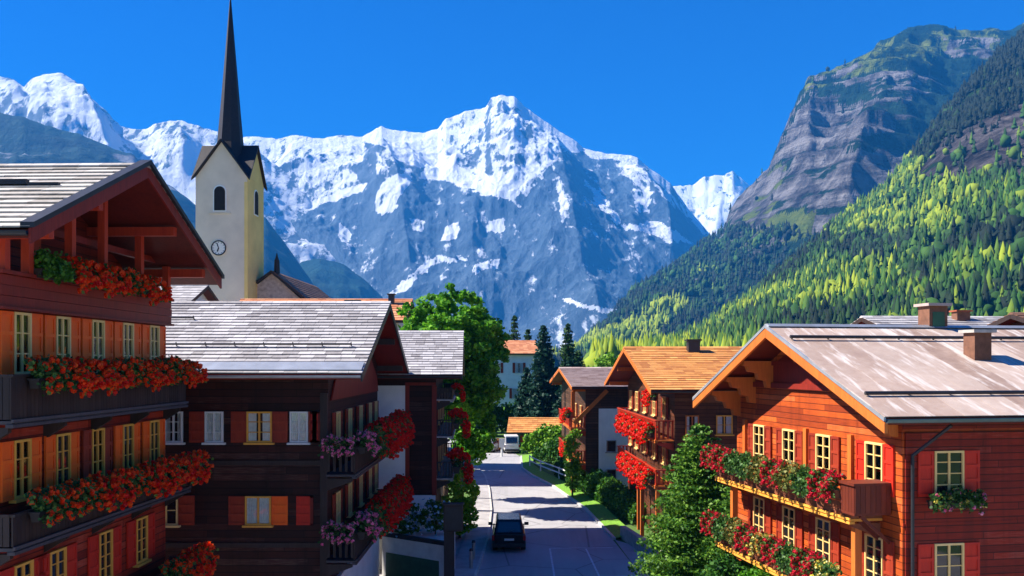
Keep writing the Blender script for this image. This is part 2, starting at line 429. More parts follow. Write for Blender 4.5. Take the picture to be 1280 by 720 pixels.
def balcony(H, u0, u1, z, depth, rail_h=.9, deck='wood_grey', rail='wood_dark', style='boards', thick=.14, n_br=5, ends=True, slat=.14, gap=.012):
    T = H['T']; st = H['st']
    d = MB(st)
    d.box(u0, u1, z, z + thick * .5, .0, depth); d.box(u0 - .02, u1 + .02, z - thick * .5, z - .002, depth - .12, depth + .04)
    d.box(u0 - .03, u1 + .03, z + thick * .5 - .035, z + thick * .5 + .03, depth + .002, depth + .05)
    do = d.build('balcony', deck, H['root'])
    r = MB(st); zz = z + thick * .5
    if style == 'boards':
        a = u0
        while a < u1 - .02:
            w = min(slat, u1 - a); r.box(a + gap / 2, a + w - gap / 2, zz + .03, zz + rail_h, depth - .05, depth - .015); a += slat
        r.box(u0, u1, zz + rail_h + .001, zz + rail_h + .06, depth - .09, depth + .03)
        if ends:
            for ue in (u0, u1 - .04):
                o = .02
                while o < depth - .1: r.box(ue, ue + .04, zz + .03, zz + rail_h, o, o + slat - gap); o += slat
                r.box(ue - .01, ue + .05, zz + rail_h + .001, zz + rail_h + .06, .0, depth - .091)
    elif style == 'bars':
        a = u0 + .02
        while a < u1 - .02: r.box(a, a + slat * .45, zz + .1, zz + rail_h - .002, depth - .06, depth - .02); a += slat
        r.box(u0, u1, zz + rail_h, zz + rail_h + .06, depth - .09, depth + .01); r.box(u0, u1, zz + .04, zz + .098, depth - .07, depth - .01)
        if ends:
            for ue in (u0, u1 - .04):
                o = .04
                while o < depth - .12: r.box(ue, ue + .04, zz + .1, zz + rail_h - .002, o, o + slat * .45); o += slat
                r.box(ue - .01, ue + .05, zz + rail_h, zz + rail_h + .06, .0, depth - .091)
    elif style == 'parapet':
        q = 0
        while q < rail_h - .05:
            hh = min(.2, rail_h - q); r.box(u0, u1, zz + q + .01, zz + q + hh - .006, depth - .06, depth - .02); 
            if ends:
                for ue in (u0 + .001, u1 - .041): r.box(ue, ue + .04, zz + q + .01, zz + q + hh - .006, .0, depth - .061)
            q += .2
        r.box(u0 - .02, u1 + .02, zz + rail_h, zz + rail_h + .05, depth - .1, depth + .03)
    r.build('railing', rail, do)
    for i in range(n_br):
        a = u0 + .15 + (u1 - u0 - .3) * i / max(1, n_br - 1)
        b = MB(st); b.prism([(z - thick * .5 - .003, .0), (z - thick * .5 - .003, depth - .13), (z - thick * .5 - .1, depth - .13), (z - thick - .35, .0)], a - .06, a + .06, 'bca'); b.build('bracket', rail, do)
    return do

# ------------------------------------------------------------------ flowers
_fl = {}
def flower_proto(key, length, petals, n_heads, spread, droop, height, box='planter_dark', leaf='leaf_flowerbox', petal_share=1.0, psize=.055, leafn=420, boxed=True):
    """local x along the box, +y outwards, z up; box top at z=0"""
    root = empty('flower_box', (0, 0, 0), 0)
    if boxed:
        b = MB(); w = .10; L2 = length / 2
        b.hexa([(-L2, -w + .02, -.2), (L2, -w + .02, -.2), (L2, w - .02, -.2), (-L2, w - .02, -.2), (-L2 - .02, -w, 0), (L2 + .02, -w, 0), (L2 + .02, w, 0), (-L2 - .02, w, 0)])
        b.box(-L2 - .03, L2 + .03, w + .001, w + .02, -.035, .01); b.box(-L2 - .03, L2 + .03, -w - .02, -w - .001, -.035, .01)
        b.build('planter', box, root)
    heads = []
    for i in range(n_heads):
        x = random.uniform(-.5, .5) * length * 1.05; a = random.uniform(-.35, 1) * math.pi * .62
        # cascade profile: from back-top over the top to hanging in front
        rr = random.uniform(.55, 1) 
        y = math.sin(a) * spread * rr; z = math.cos(a) * height * rr if math.cos(a) > 0 else math.cos(a) * droop * rr
        if a > .8: z -= random.random() * droop * .7
        z += .05 * math.sin(x * 7 + n_heads)
        heads.append((x, y, z))
    heads = np.array(heads)
    ctr = np.array([0, 0.0, -.02])
    lv = heads[rng.integers(0, n_heads, leafn)] * np.array([1, .86, .86]) + rng.normal(scale=(.06, .05, .06), size=(leafn, 3))
    lv2 = np.stack([rng.uniform(-.5, .5, leafn // 3) * length, rng.normal(0, .07, leafn // 3) + .02, rng.normal(.05, .06, leafn // 3)], 1)
    quad_cloud('foliage', np.concatenate([lv, lv2]), .085, leaf, root)
    if petals:
        pl = petals if isinstance(petals, list) else [petals]
        nh = int(n_heads * petal_share); idx = rng.permutation(n_heads)[:nh]
        for j, pm in enumerate(pl):
            hs = heads[idx[j::len(pl)]]
            per = 16
            d = rng.normal(size=(len(hs), per, 3)); d /= np.linalg.norm(d, axis=2)[:, :, None]
            c = (hs[:, None, :] + d * rng.uniform(.02, .062, (len(hs), per, 1))).reshape(-1, 3)
            quad_cloud('blossoms', c, psize, pm, root, normals=d.reshape(-1, 3))
    _fl[key] = [root, False]
def put_flowers(key, pos, rz, label, group, sc=1.0, cat='flower box', name=None):
    r, used = _fl[key]
    o = copy_tree(r) if used else r
    _fl[key][1] = True
    o.location = pos; o.rotation_euler.z = rz; o.scale = (sc, sc, sc)
    if random.random() < .5 and False: o.scale.x *= -1
    tag(o, label, cat, group)
    if name: o.name = name
    return o
ORD = ['first', 'second', 'third', 'fourth', 'fifth', 'sixth', 'seventh', 'eighth', 'ninth']
def row_flowers(H, keys, u0, u1, out, z, fmt, group, zs=None, sc=None):
    """a run of boxes along a street facade; +y of the proto must point away from the wall"""
    n = len(keys); ang = H['rz'] + (math.pi / 2 if H['side'] > 0 else -math.pi / 2)
    for i, kx in enumerate(keys):
        u = u0 + (u1 - u0) * (i + .5) / n
        p = toworld(H, u, -out, z + random.uniform(-.03, .03))
        put_flowers(kx, p, ang + random.uniform(-.03, .03), fmt[i] if isinstance(fmt, list) else fmt.replace('#', ORD[i]), group, (sc or 1) * random.uniform(.95, 1.08))

# ------------------------------------------------------------------ trees
def broad_tree(name, label, pos, crown, n_clump, per, leaf, mat, group=None, trunk_r=.2, trunk_top=None, cat='tree', clump_r=.55, sub='tree'):
    """crown: list of ellipsoids (x,y,z,rx,ry,rz) relative to pos"""
    root = empty(name, pos, 0, label, cat, group)
    cs = []
    wts = np.array([e[3] * e[4] * e[5] for e in crown]) ** .7; wts /= wts.sum()
    cnt = (wts * n_clump).astype(int) + 1
    for e, n in zip(crown, cnt):
        d = rng.normal(size=(n, 3)); d /= np.linalg.norm(d, axis=1)[:, None]
        rr = rng.uniform(.45, 1.0, (n, 1)) ** .6
        ph = np.array([mn.noise(Vector(x) * 1.7 + Vector(e[:3])) for x in d])[:, None]
        rr = rr * (1 + .28 * ph)
        cs.append(np.array(e[:3]) + d * rr * np.array(e[3:]))
    cs = np.concatenate(cs)
    d = rng.normal(size=(len(cs), per, 3)); d /= np.linalg.norm(d, axis=2)[:, :, None]
    pts = (cs[:, None, :] + d * (rng.uniform(.2, 1, (len(cs), per, 1)) ** .6) * clump_r * rng.uniform(.6, 1.25, (len(cs), 1, 1)) * np.array([1, 1, .7])).reshape(-1, 3)
    quad_cloud('crown', pts, leaf, mat, root, flat=.8, aspect=.8)
    tb = MB(); top = trunk_top or crown[0][2]
    prev = Vector((0, 0, -.2)); n = 6
    for i in range(n):
        q = Vector((math.sin(i * 1.3) * .06 * i * trunk_r * 2, math.cos(i * 2.1) * .05 * i * trunk_r * 2, top * (i + 1) / n))
        tb.tube(prev, q, trunk_r * (1 - i / n * .75), trunk_r * (1 - (i + 1) / n * .75), 9); 
        prev = q
    for i in range(9 if trunk_r > .12 else 4):
        c = Vector(cs[random.randrange(len(cs))]); zb = max(.15 * top, min(c.z - .3, top * .9) * random.uniform(.5, .9)); s0 = Vector((0, 0, zb)); mid = s0.lerp(c, .5) + Vector((0, 0, .15))
        tb.tube(s0, mid, trunk_r * .35, trunk_r * .2, 6); tb.tube(mid, c, trunk_r * .2, trunk_r * .06, 6)
    tb.build('trunk', 'bark', root, smooth=True)
    return root

def conifer(name, label, pos, h, r, mat, dens=1.0, leaf=.28, group=None, cat='conifer', z_lo=.06, taper=.85):
    root = empty(name, pos, 0, label, cat, group)
    pts = []; z = h * z_lo; tb = MB()
    step = max(.22, h / 34)
    while z < h * .985:
        t = (z - h * z_lo) / (h * (1 - z_lo)); rad = r * (1 - t) ** taper + .12
        nb = max(4, int(9 * dens * (1 - t * .5)))
        a0 = random.random() * 6.28
        for b in range(nb):
            a = a0 + b * 6.283 / nb + random.uniform(-.25, .25); ln = rad * random.uniform(.62, 1.12)
            n = max(3, int(ln / (leaf * .32)))
            s = np.linspace(.15, 1, n)
            drop = -.28 * s * ln * .7 + .12 * (s ** 3) * ln
            x = np.cos(a) * s * ln; y = np.sin(a) * s * ln; zz = z + drop + rng.normal(0, .03, n)
            wd = (1 - abs(s - .5)) * ln * .22
            for k_ in range(3):
                j = rng.normal(0, 1, (n,)) * wd
                pts.append(np.stack([x - np.sin(a) * j, y + np.cos(a) * j, zz + rng.normal(0, .05, n) * leaf * 4], 1))
        tb.tube((0, 0, z), (math.cos(a0) * rad * .7, math.sin(a0) * rad * .7, z - rad * .15), .03, .01, 4)
        z += step * random.uniform(.8, 1.2)
    quad_cloud('crown', np.concatenate(pts), leaf, mat, root, flat=1.2, aspect=.55)
    tb.tube((0, 0, -.2), (0, 0, h * .97), h * .014 + .03, .02, 9); tb.build('trunk', 'bark', root, smooth=True)
    return root
HAZE = 1.1e-4; SKY_SAT = 1.7; EXPO = 1.52
# ------------------------------------------------------------------ mountains
def poly_mask(P, Q, poly, soft=0):
    inside = np.zeros(P.shape, bool); n = len(poly); j = n - 1
    for i in range(n):
        xi, yi = poly[i]; xj, yj = poly[j]
        c = ((yi > Q) != (yj > Q)) & (P < (xj - xi) * (Q - yi) / ((yj - yi) if yj != yi else 1e-9) + xi)
        inside ^= c; j = i
    return inside.astype(float)

def fbm(X, Y, Z, H=.9, oct=5, ridged=False):
    out = np.empty(X.shape); fx = out.ravel(); a = X.ravel(); b = Y.ravel(); c = Z.ravel() if isinstance(Z, np.ndarray) else np.full(X.size, Z)
    if ridged:
        for i in range(fx.size): fx[i] = mn.ridged_multi_fractal(Vector((a[i], b[i], c[i])), H, 2.1, oct, 1.0, 2.0)
    else:
        for i in range(fx.size): fx[i] = mn.fractal(Vector((a[i], b[i], c[i])), H, 2.1, oct)
    return out

def massif(name, ridge, D, B, zb, px0, px1, nx, nt, prof, mat, amp, wl, spurs=(), masks=None, warp=6, ridged=True, jag=0, oct=5, back=6, post=None, seed=0, stretch=1.0, Dfun=None, Bfun=None):
    rp = np.array(ridge, float)
    px = np.linspace(px0, px1, nx); ry = np.interp(px, rp[:, 0], rp[:, 1])
    if jag: ry = ry + np.array([mn.fractal(Vector((p / 22.0, seed, 3.3)), .8, 2.1, 5) for p in px]) * jag
    Dv = np.full(nx, float(D)) if Dfun is None else np.interp(px, *zip(*Dfun))
    Bv = np.full(nx, float(B)) if Bfun is None else np.interp(px, *zip(*Bfun))
    Zr = CH + (HY - ry) / F * Dv
    t = np.concatenate([np.linspace(-.5, -.05, back), np.linspace(0, 1, nt) ** 1.0])[:, None]
    Y = Dv - t * (Dv - Bv); PXg = np.broadcast_to(px, Y.shape)
    X = (PXg - CX) / F * Y
    tt = np.clip(t, 0, 1)
    h = np.interp(tt, *zip(*prof)) if not callable(prof) else prof(tt, PXg)
    Z = zb + (Zr - zb) * h
    Z = np.where(t < 0, zb + (Zr - zb) * np.clip(1 + 1.6 * t, 0, 1), Z)
    n1 = fbm(X / wl / stretch, Y / wl, seed + Z / wl * .25, .9, oct, ridged)
    n1 -= np.mean(n1)
    edge = np.clip(np.abs(t) * 7, 0, 1) * np.clip((1 - tt) * 5, 0, 1)
    disp = n1 * amp * edge
    for line, w, A in spurs:
        lx, lt = zip(*line); c = np.interp(tt[:, 0], lt, lx)[:, None]
        fade = np.clip((tt - min(lt)) * 6, 0, 1) * np.clip((max(lt) - tt) * 5 + .15, 0, 1)
        disp = disp + A * np.clip(1 - np.abs(PXg - c) / w, 0, 1) ** 1.1 * fade
    Z = Z + disp * np.clip((Zr - zb) / np.max(Zr - zb), .25, 1)
    if post: X, Y, Z = post(X, Y, Z, PXg, tt)
    PY = HY - (Z - CH) / Y * F
    w1 = fbm(X / wl * 3, Y / wl * 3, Z / wl * 3 + 9, .8, 5) * warp; w2 = fbm(X / wl * 3 + 40, Y / wl * 3, Z / wl * 3, .8, 5) * warp
    attrs = masks(PXg + w1, PY + w2, X, Y, Z) if masks else {}
    nr, nc = Y.shape
    me = bpy.data.meshes.new(name); co = np.stack([X, Y, Z], 2).reshape(-1, 3)
    me.vertices.add(nr * nc); me.vertices.foreach_set('co', co.ravel())
    i = np.arange(nr - 1)[:, None] * nc + np.arange(nc - 1)[None, :]
    q = np.stack([i + nc, i + nc + 1, i + 1, i], 2).reshape(-1, 4).astype(np.int32)
    me.loops.add(q.size); me.loops.foreach_set('vertex_index', q.ravel()); me.polygons.add(len(q))
    me.polygons.foreach_set('loop_start', np.arange(0, q.size, 4, dtype=np.int32)); me.polygons.foreach_set('loop_total', np.full(len(q), 4, dtype=np.int32))
    me.polygons.foreach_set('use_smooth', np.ones(len(q), bool)); me.update(calc_edges=True)
    for k_, a in attrs.items():
        at = me.attributes.new(k_, 'FLOAT', 'POINT'); at.data.foreach_set('value', np.clip(a, 0, 1).astype(np.float32).ravel())
    me.materials.append(M[mat]); o = bpy.data.objects.new(name, me); col.objects.link(o); o['kind'] = 'structure'
    return o, (X, Y, Z, PXg, PY)

# snow mountain material
k = NT('snow_rock'); k.rough(.75); k.b.inputs['Specular IOR Level'].default_value = .2
at = k.n.new('ShaderNodeAttribute'); at.attribute_name = 'snow'
st = k.noise(k.coord((1, .22, .3), world=True), .016, 7, .65); fi = k.noise(k.coord((1, .6, .8), world=True, rot=(.3, .5, .2)), .012, 10, .74)
f = k.math('ADD', at.outputs['Fac'], k.math('MULTIPLY', k.math('SUBTRACT', k.math('ADD', k.math('MULTIPLY', st, .6), k.math('MULTIPLY', fi, .4)), .5), 3.4))
sn = k.ramp(f, [(.42, 0), (.60, 1)])
rk = k.ramp(fi, [(.35, (.04, .075, .12)), (.6, (.09, .14, .20)), (.75, (.18, .24, .31))])  # rock tinted blue, putting part of the distance haze into its colour
k.color(k.mix(sn, rk, (.80, .84, .90))); k.bump(fi, 1.0, 45); M['snow_rock'] = k.m
# far wooded / rocky slopes
def slope_mat(name, wood, grass, rock, fs=.02, rs=.03, strata=.018):
    k = NT(name); k.rough(.9); k.b.inputs['Specular IOR Level'].default_value = .1
    a1 = k.n.new('ShaderNodeAttribute'); a1.attribute_name = 'rock'; a2 = k.n.new('ShaderNodeAttribute'); a2.attribute_name = 'grass'
    n1 = k.noise(k.coord(world=True), fs, 7, .65); n2 = k.noise(k.coord((1, 1, .25), world=True), rs, 8, .72); n3 = k.noise(k.coord((.12, .12, 1), world=True, rot=(0, R(12), 0)), strata, 6, .6)
    w = k.ramp(n1, [(.35, wood[0]), (.65, wood[1])])
    g = k.ramp(n1, [(.3, grass[0]), (.6, grass[1]), (.75, grass[2])])
    rr = k.ramp(k.math('ADD', k.math('MULTIPLY', n2, .55), k.math('MULTIPLY', n3, .45)), [(.42, rock[0]), (.49, rock[1]), (.58, rock[2])])
    gf = k.ramp(k.math('ADD', a2.outputs['Fac'], k.math('MULTIPLY', k.math('SUBTRACT', n1, .5), 1.3)), [(.46, 0), (.56, 1)])
    rf = k.ramp(k.math('ADD', a1.outputs['Fac'], k.math('MULTIPLY', k.math('SUBTRACT', k.math('ADD', k.math('MULTIPLY', n3, .65), k.math('MULTIPLY', n1, .35)), .5), 3.2)), [(.46, 0), (.54, 1)])
    k.color(k.mix(rf, k.mix(gf, w, g), rr)); k.bump(k.math('ADD', n2, n3), 1.0, 60); M[name] = k.m
slope_mat('far_slope', [(.008, .028, .016), (.016, .048, .02)], [(.07, .12, .02), (.16, .20, .03), (.24, .22, .06)], [(.024, .024, .028), (.115, .11, .12), (.29, .275, .285)], .014, .016, .024)
slope_mat('near_slope', [(.015, .05, .012), (.05, .12, .02)], [(.09, .19, .02), (.20, .30, .025), (.30, .34, .06)], [(.03, .025, .025), (.12, .10, .095), (.27, .23, .22)], .03, .05, .03)
slope_mat('blue_slope', [(.010, .03, .035), (.02, .06, .05)], [(.05, .10, .05), (.10, .15, .07), (.2, .22, .15)], [(.07, .08, .10), (.14, .15, .18), (.25, .26, .3)], .004, .006, .008)

def m_main(P, Q, X, Y, Z):
    s = np.zeros(P.shape)
    def add(poly, v):
        nonlocal s; s = np.maximum(s, poly_mask(P, Q, poly) * v)
    s += np.clip((240 - Q) / 500, 0, .2) + .16
    add([(545, 165), (557, 145), (616, 117), (628, 100), (645, 110), (657, 134), (690, 153), (722, 182), (704, 195), (680, 215), (650, 262), (600, 225), (570, 205)], .62)
    add([(628, 100), (645, 105), (690, 150), (740, 186), (715, 190), (690, 178), (660, 155)], .95)
    add([(450, 172), (476, 150), (503, 160), (547, 158), (560, 190), (592, 222), (655, 212), (672, 198), (678, 212), (662, 226), (648, 244), (638, 250), (618, 247), (600, 238), (560, 226), (520, 229), (530, 210), (500, 200), (480, 182)], 1.0)
    add([(230, 150), (345, 165), (424, 160), (455, 170), (450, 190), (462, 205), (440, 215), (455, 240), (420, 246), (380, 265), (330, 268), (230, 262)], .6)
    add([(330, 268), (400, 262), (455, 240), (462, 228), (440, 232), (400, 250), (330, 255)], 1.0)
    add([(468, 250), (478, 228), (496, 213), (514, 214), (510, 236), (498, 258), (480, 266), (470, 262)], .95)
    add([(462, 185), (480, 200), (500, 222), (488, 226), (468, 210)], .6)
    add([(340, 294), (372, 299), (402, 320), (398, 326), (372, 313), (345, 306)], .95)
    add([(728, 180), (797, 190), (797, 205), (765, 201), (738, 197)], 1.0)
    add([(765, 198), (800, 200), (815, 230), (812, 268), (795, 262), (790, 225)], .66)
    add([(797, 190), (840, 225), (868, 240), (900, 300), (880, 290), (850, 262), (825, 240)], .7)
    add([(775, 279), (808, 276), (845, 290), (870, 305), (845, 303), (808, 288), (782, 286)], .95)
    add([(728, 215), (750, 240), (775, 275), (770, 280), (740, 250)], .62)
    add([(690, 205), (700, 215), (716, 290), (705, 288)], .5)
    add([(555, 285), (575, 283), (572, 298), (552, 302)], .85); add([(610, 276), (632, 275), (630, 288), (608, 288)], .85)
    add([(590, 332), (625, 326), (620, 340), (592, 338)], .8); add([(505, 340), (545, 322), (585, 325), (545, 332), (520, 342)], .75)
    add([(488, 368), (500, 345), (525, 338), (510, 360)], .7); add([(424, 282), (440, 292), (434, 305), (425, 295)], .8)
    add([(510, 272), (535, 278), (528, 290), (516, 288)], .7); add([(700, 376), (775, 386), (775, 392), (705, 381)], .8)
    gz = np.gradient(Z, axis=0) / (np.gradient(Y, axis=0) - 1e-6); gx = np.gradient(Z, axis=1) / (np.gradient(X, axis=1) + 1e-6)
    sl = np.sqrt(gz ** 2 + gx ** 2); s = s - np.clip((sl - 1.25) * .30, -.1, .34)
    return {'snow': s}
prof_m = [(0, 1), (.06, .93), (.2, .80), (.32, .68), (.5, .44), (.7, .2), (.85, .08), (1, 0)]
ridge_main = [(150, 200), (230, 165), (280, 172), (320, 171), (345, 174), (369, 169), (395, 174), (424, 169), (453, 171), (476, 158), (490, 161), (503, 164), (528, 166), (547, 162), (557, 149), (580, 141), (607, 133), (614, 122), (628, 117), (643, 121), (655, 134), (670, 143), (685, 153), (710, 171), (731, 186), (763, 191), (797, 196), (815, 212), (838, 228), (860, 260), (900, 310), (960, 350), (1050, 380)]
massif('mountain', ridge_main, 6000, 3600, 0, 120, 1060, 820, 310, prof_m, 'snow_rock', 95, 620,
       spurs=[([(642, .06), (690, .16), (700, .3), (720, .62), (760, 1)], 110, 300), ([(797, .08), (835, .35), (850, .7)], 55, 170), ([(560, .08), (548, .2)], 30, 50),
              ([(465, .10), (480, .2), (500, .45), (520, .8)], 62, 210), ([(600, .33), (590, .6), (600, .9)], 60, 130), ([(395, .08), (380, .3)], 30, 80), ([(350, .08), (345, .3)], 24, 60)],
       masks=m_main, warp=7, jag=2.2, seed=1.0, oct=8)
def m_all(v):
    def f(P, Q, X, Y, Z): return {'snow': np.full(P.shape, v)}
    return f
massif('mountain', [(780, 260), (838, 231), (866, 232), (880, 223), (893, 218), (905, 219), (915, 213), (927, 222), (937, 231), (960, 250), (1000, 280), (1100, 330)], 8200, 5800, 100, 770, 1120, 200, 90, prof_m, 'snow_rock', 120, 900,
       spurs=[([(905, .1), (885, .7)], 26, 120), ([(925, .1), (930, .7)], 16, 70)], masks=m_all(.72), jag=2.5, seed=5.0, oct=7)
def m_left(P, Q, X, Y, Z):
    s = np.full(P.shape, .60); s = np.maximum(s, poly_mask(P, Q, [(190, 215), (260, 195), (330, 200), (330, 262), (230, 262), (195, 225)]) * .97)
    s = np.maximum(s, poly_mask(P, Q, [(45, 95), (80, 92), (150, 170), (170, 205), (130, 180), (60, 120)]) * .8)
    s = np.where(poly_mask(P, Q, [(-80, 112), (0, 118), (60, 150), (110, 182), (-80, 172)]) > 0, .38, s); return {'snow': s}
massif('mountain', [(-620, 180), (-400, 120), (-200, 84), (-60, 84), (0, 95), (12, 99), (30, 108), (40, 96), (55, 93), (77, 92), (95, 101), (110, 118), (130, 138), (150, 157), (168, 162), (185, 160), (205, 152), (230, 152), (262, 161), (300, 176), (360, 215), (420, 260)],
       5400, 3500, 0, -620, 430, 400, 170, prof_m, 'snow_rock', 110, 700, spurs=[([(77, .02), (130, .35), (190, .7)], 70, 260), ([(0, .02), (50, .3), (80, .5)], 45, 150), ([(215, .02), (240, .4)], 40, 120)], masks=m_left, jag=3, seed=9.0, oct=7)
# dark blue foothills on the left
def m_foot(P, Q, X, Y, Z): return {'rock': np.clip((HY - Q) / 900, 0, .3) + .02, 'grass': np.full(P.shape, .12)}
massif('hill', [(-1200, 250), (-500, 140), (-150, 120), (0, 141), (30, 147), (60, 156), (100, 168), (140, 184), (165, 193), (178, 206), (215, 232), (245, 258), (290, 268), (330, 272), (345, 290), (362, 312), (385, 345), (410, 385), (440, 430), (470, 450)],
       3300, 1700, 0, -1200, 480, 330, 90, [(0, 1), (.3, .68), (.6, .36), (1, 0)], 'blue_slope', 75, 420, masks=m_foot, jag=3, seed=12.0)
massif('hill', [(330, 400), (360, 335), (385, 325), (400, 322), (430, 330), (455, 350), (475, 368), (495, 392), (520, 430), (560, 450)], 3900, 2500, 0, 320, 570, 120, 50, [(0, 1), (.3, .66), (.6, .36), (1, 0)], 'blue_slope', 50, 350, masks=m_foot, jag=2, seed=15.0)

# the great layered rock mountain on the right
rr = [(560, 452), (640, 450), (700, 446), (722, 436), (745, 415), (770, 388), (800, 362), (850, 328), (880, 303), (905, 288), (912, 262), (922, 248), (945, 226), (960, 212), (968, 190), (985, 152), (1000, 118), (1010, 100), (1030, 92), (1060, 78), (1085, 66), (1110, 52), (1135, 39), (1165, 36), (1200, 38), (1240, 39), (1262, 38), (1285, 28), (1350, 5), (1500, -40), (1800, -60)]
def terrace(X, Y, Z, P, T):
    s = 70.0; q = (Z + X * .12) / s; fr = q - np.floor(q); st = np.clip((fr - .5) * 3 + .5, 0, 1)
    Zt = (np.floor(q) + st) * s - X * .12; wgt = np.clip((Z - 380) / 200, 0, 1) * .55 * np.clip(T * 8, 0, 1)
    return X, Y, Z * (1 - wgt) + Zt * wgt
def m_rr(P, Q, X, Y, Z):
    rk = np.full(P.shape, .10); g = np.full(P.shape, .30)
    for poly, v in (([(912, 262), (960, 210), (985, 150), (1008, 118), (1060, 120), (1085, 128), (1140, 122), (1145, 150), (1060, 180), (1050, 215), (960, 280), (905, 300)], .66),
                    ([(1000, 215), (1060, 190), (1150, 178), (1180, 200), (1160, 225), (1090, 235), (1040, 262), (985, 262)], .70),
                    ([(905, 300), (930, 262), (985, 250), (980, 300), (960, 320), (905, 318)], .55),
                    ([(1020, 235), (1110, 225), (1130, 245), (1060, 285), (1010, 290)], .60),
                    ([(1190, 50), (1240, 50), (1240, 75), (1180, 75)], .55), ([(1000, 95), (1060, 80), (1200, 90), (1150, 125), (1060, 112)], .44)):
        rk = np.maximum(rk, poly_mask(P, Q, poly) * v)
    for poly, v in (([(960, 215), (985, 208), (960, 280), (925, 300), (905, 320), (890, 335), (930, 270)], .75), ([(925, 275), (1020, 262), (1010, 300), (905, 330)], .7), ([(1000, 60), (1250, 30), (1250, 60), (1000, 110)], .52),
                    ([(720, 440), (745, 430), (800, 402), (850, 375), (860, 385), (800, 435), (750, 450)], .95)):
        g = np.maximum(g, poly_mask(P, Q, poly) * v)
    dark = poly_mask(P, Q, [(740, 425), (850, 340), (900, 315), (1000, 300), (1060, 285), (1200, 230), (1300, 200), (1300, 500), (850, 430), (800, 410)])
    g = np.where(dark > 0, .1, g)  # shade on the lower slopes painted in as dark woodland
    return {'rock': rk, 'grass': g}
_, G2 = massif('mountain', rr, 3000, 1300, 0, 560, 1800, 520, 200, [(0, 1), (.08, .95), (.2, .84), (.34, .66), (.5, .5), (.7, .27), (1, 0)], 'far_slope', 75, 330, spurs=[([(985, .05), (975, .3), (930, .6)], 60, 60), ([(1130, .04), (1100, .4), (1040, .8)], 70, 110)],
               masks=m_rr, warp=9, jag=2.5, seed=21.0, oct=7, post=terrace, Dfun=[(560, 1700), (720, 1900), (900, 2700), (1100, 3100), (1800, 3600)], Bfun=[(560, 1000), (720, 1000), (900, 1300), (1800, 1500)])

# the wooded hillside in front of it
rn = [(760, 456), (800, 448), (840, 440), (870, 425), (900, 405), (935, 380), (970, 350), (1000, 324), (1030, 292), (1060, 268), (1100, 240), (1125, 215), (1150, 180), (1180, 142), (1200, 118), (1225, 92), (1250, 66), (1285, 40), (1330, 0), (1400, -60), (1500, -110), (1900, -160)]
def m_rn(P, Q, X, Y, Z):
    rk = np.full(P.shape, .0); g = np.full(P.shape, .35)
    for poly, v in (([(1155, 203), (1183, 172), (1230, 150), (1290, 125), (1800, 60), (1800, 250), (1290, 222), (1222, 229), (1183, 232), (1144, 252), (1118, 285), (1122, 255)], .88), ([(1100, 290), (1140, 250), (1150, 262), (1115, 300)], .6)):
        rk = np.maximum(rk, poly_mask(P, Q, poly) * v)
    for poly, v in (([(960, 380), (1010, 320), (1080, 262), (1150, 200), (1190, 170), (1160, 210), (1125, 262), (1100, 300), (1020, 350)], .85),):
        g = np.maximum(g, poly_mask(P, Q, poly) * v)
    return {'rock': rk, 'grass': g}
_, G1 = massif('hillside', rn, 1500, 330, 0, 740, 1900, 420, 170, [(0, 1), (.1, .9), (.3, .66), (.42, .50), (.6, .33), (.8, .15), (1, 0)], 'near_slope', 16, 160, masks=m_rn, warp=7, jag=2, seed=31.0, ridged=False,
               Dfun=[(740, 700), (900, 1000), (1100, 1350), (1300, 1600), (1900, 1900)], Bfun=[(740, 330), (1900, 380)])

# forests: many small conifers / broadleaf crowns in one mesh (nobody could count them)
def cone_tpl(tiers, n=6):
    vs = []; fs = []
    for ti in range(tiers):
        z0 = .12 + .8 * ti / tiers; z1 = z0 + 1.15 * (1 - z0) if ti < tiers - 1 else 1.0; z1 = min(1, z0 + .55); r = (1 - z0) * .30 + .02
        o = len(vs)
        for i in range(n):
            a = 6.283 * i / n + ti; q = r * (1 if i % 2 else .72); vs.append((math.cos(a) * q, math.sin(a) * q, z0))
        vs.append((0, 0, z1)); fs += [(o + i, o + (i + 1) % n, o + n) for i in range(n)]
    return np.array(vs), np.array(fs)
def blob_tpl():
    bm = bmesh.new(); bmesh.ops.create_icosphere(bm, subdivisions=2, radius=.5)
    for v in bm.verts: v.co *= 1 + .35 * mn.noise(v.co * 5 + Vector((3, 1, 2))); v.co.z = v.co.z * 1.0 + .48
    vs = np.array([v.co[:] for v in bm.verts]); fs = np.array([[v.index for v in f.verts] for f in bm.faces]); bm.free(); return vs, fs
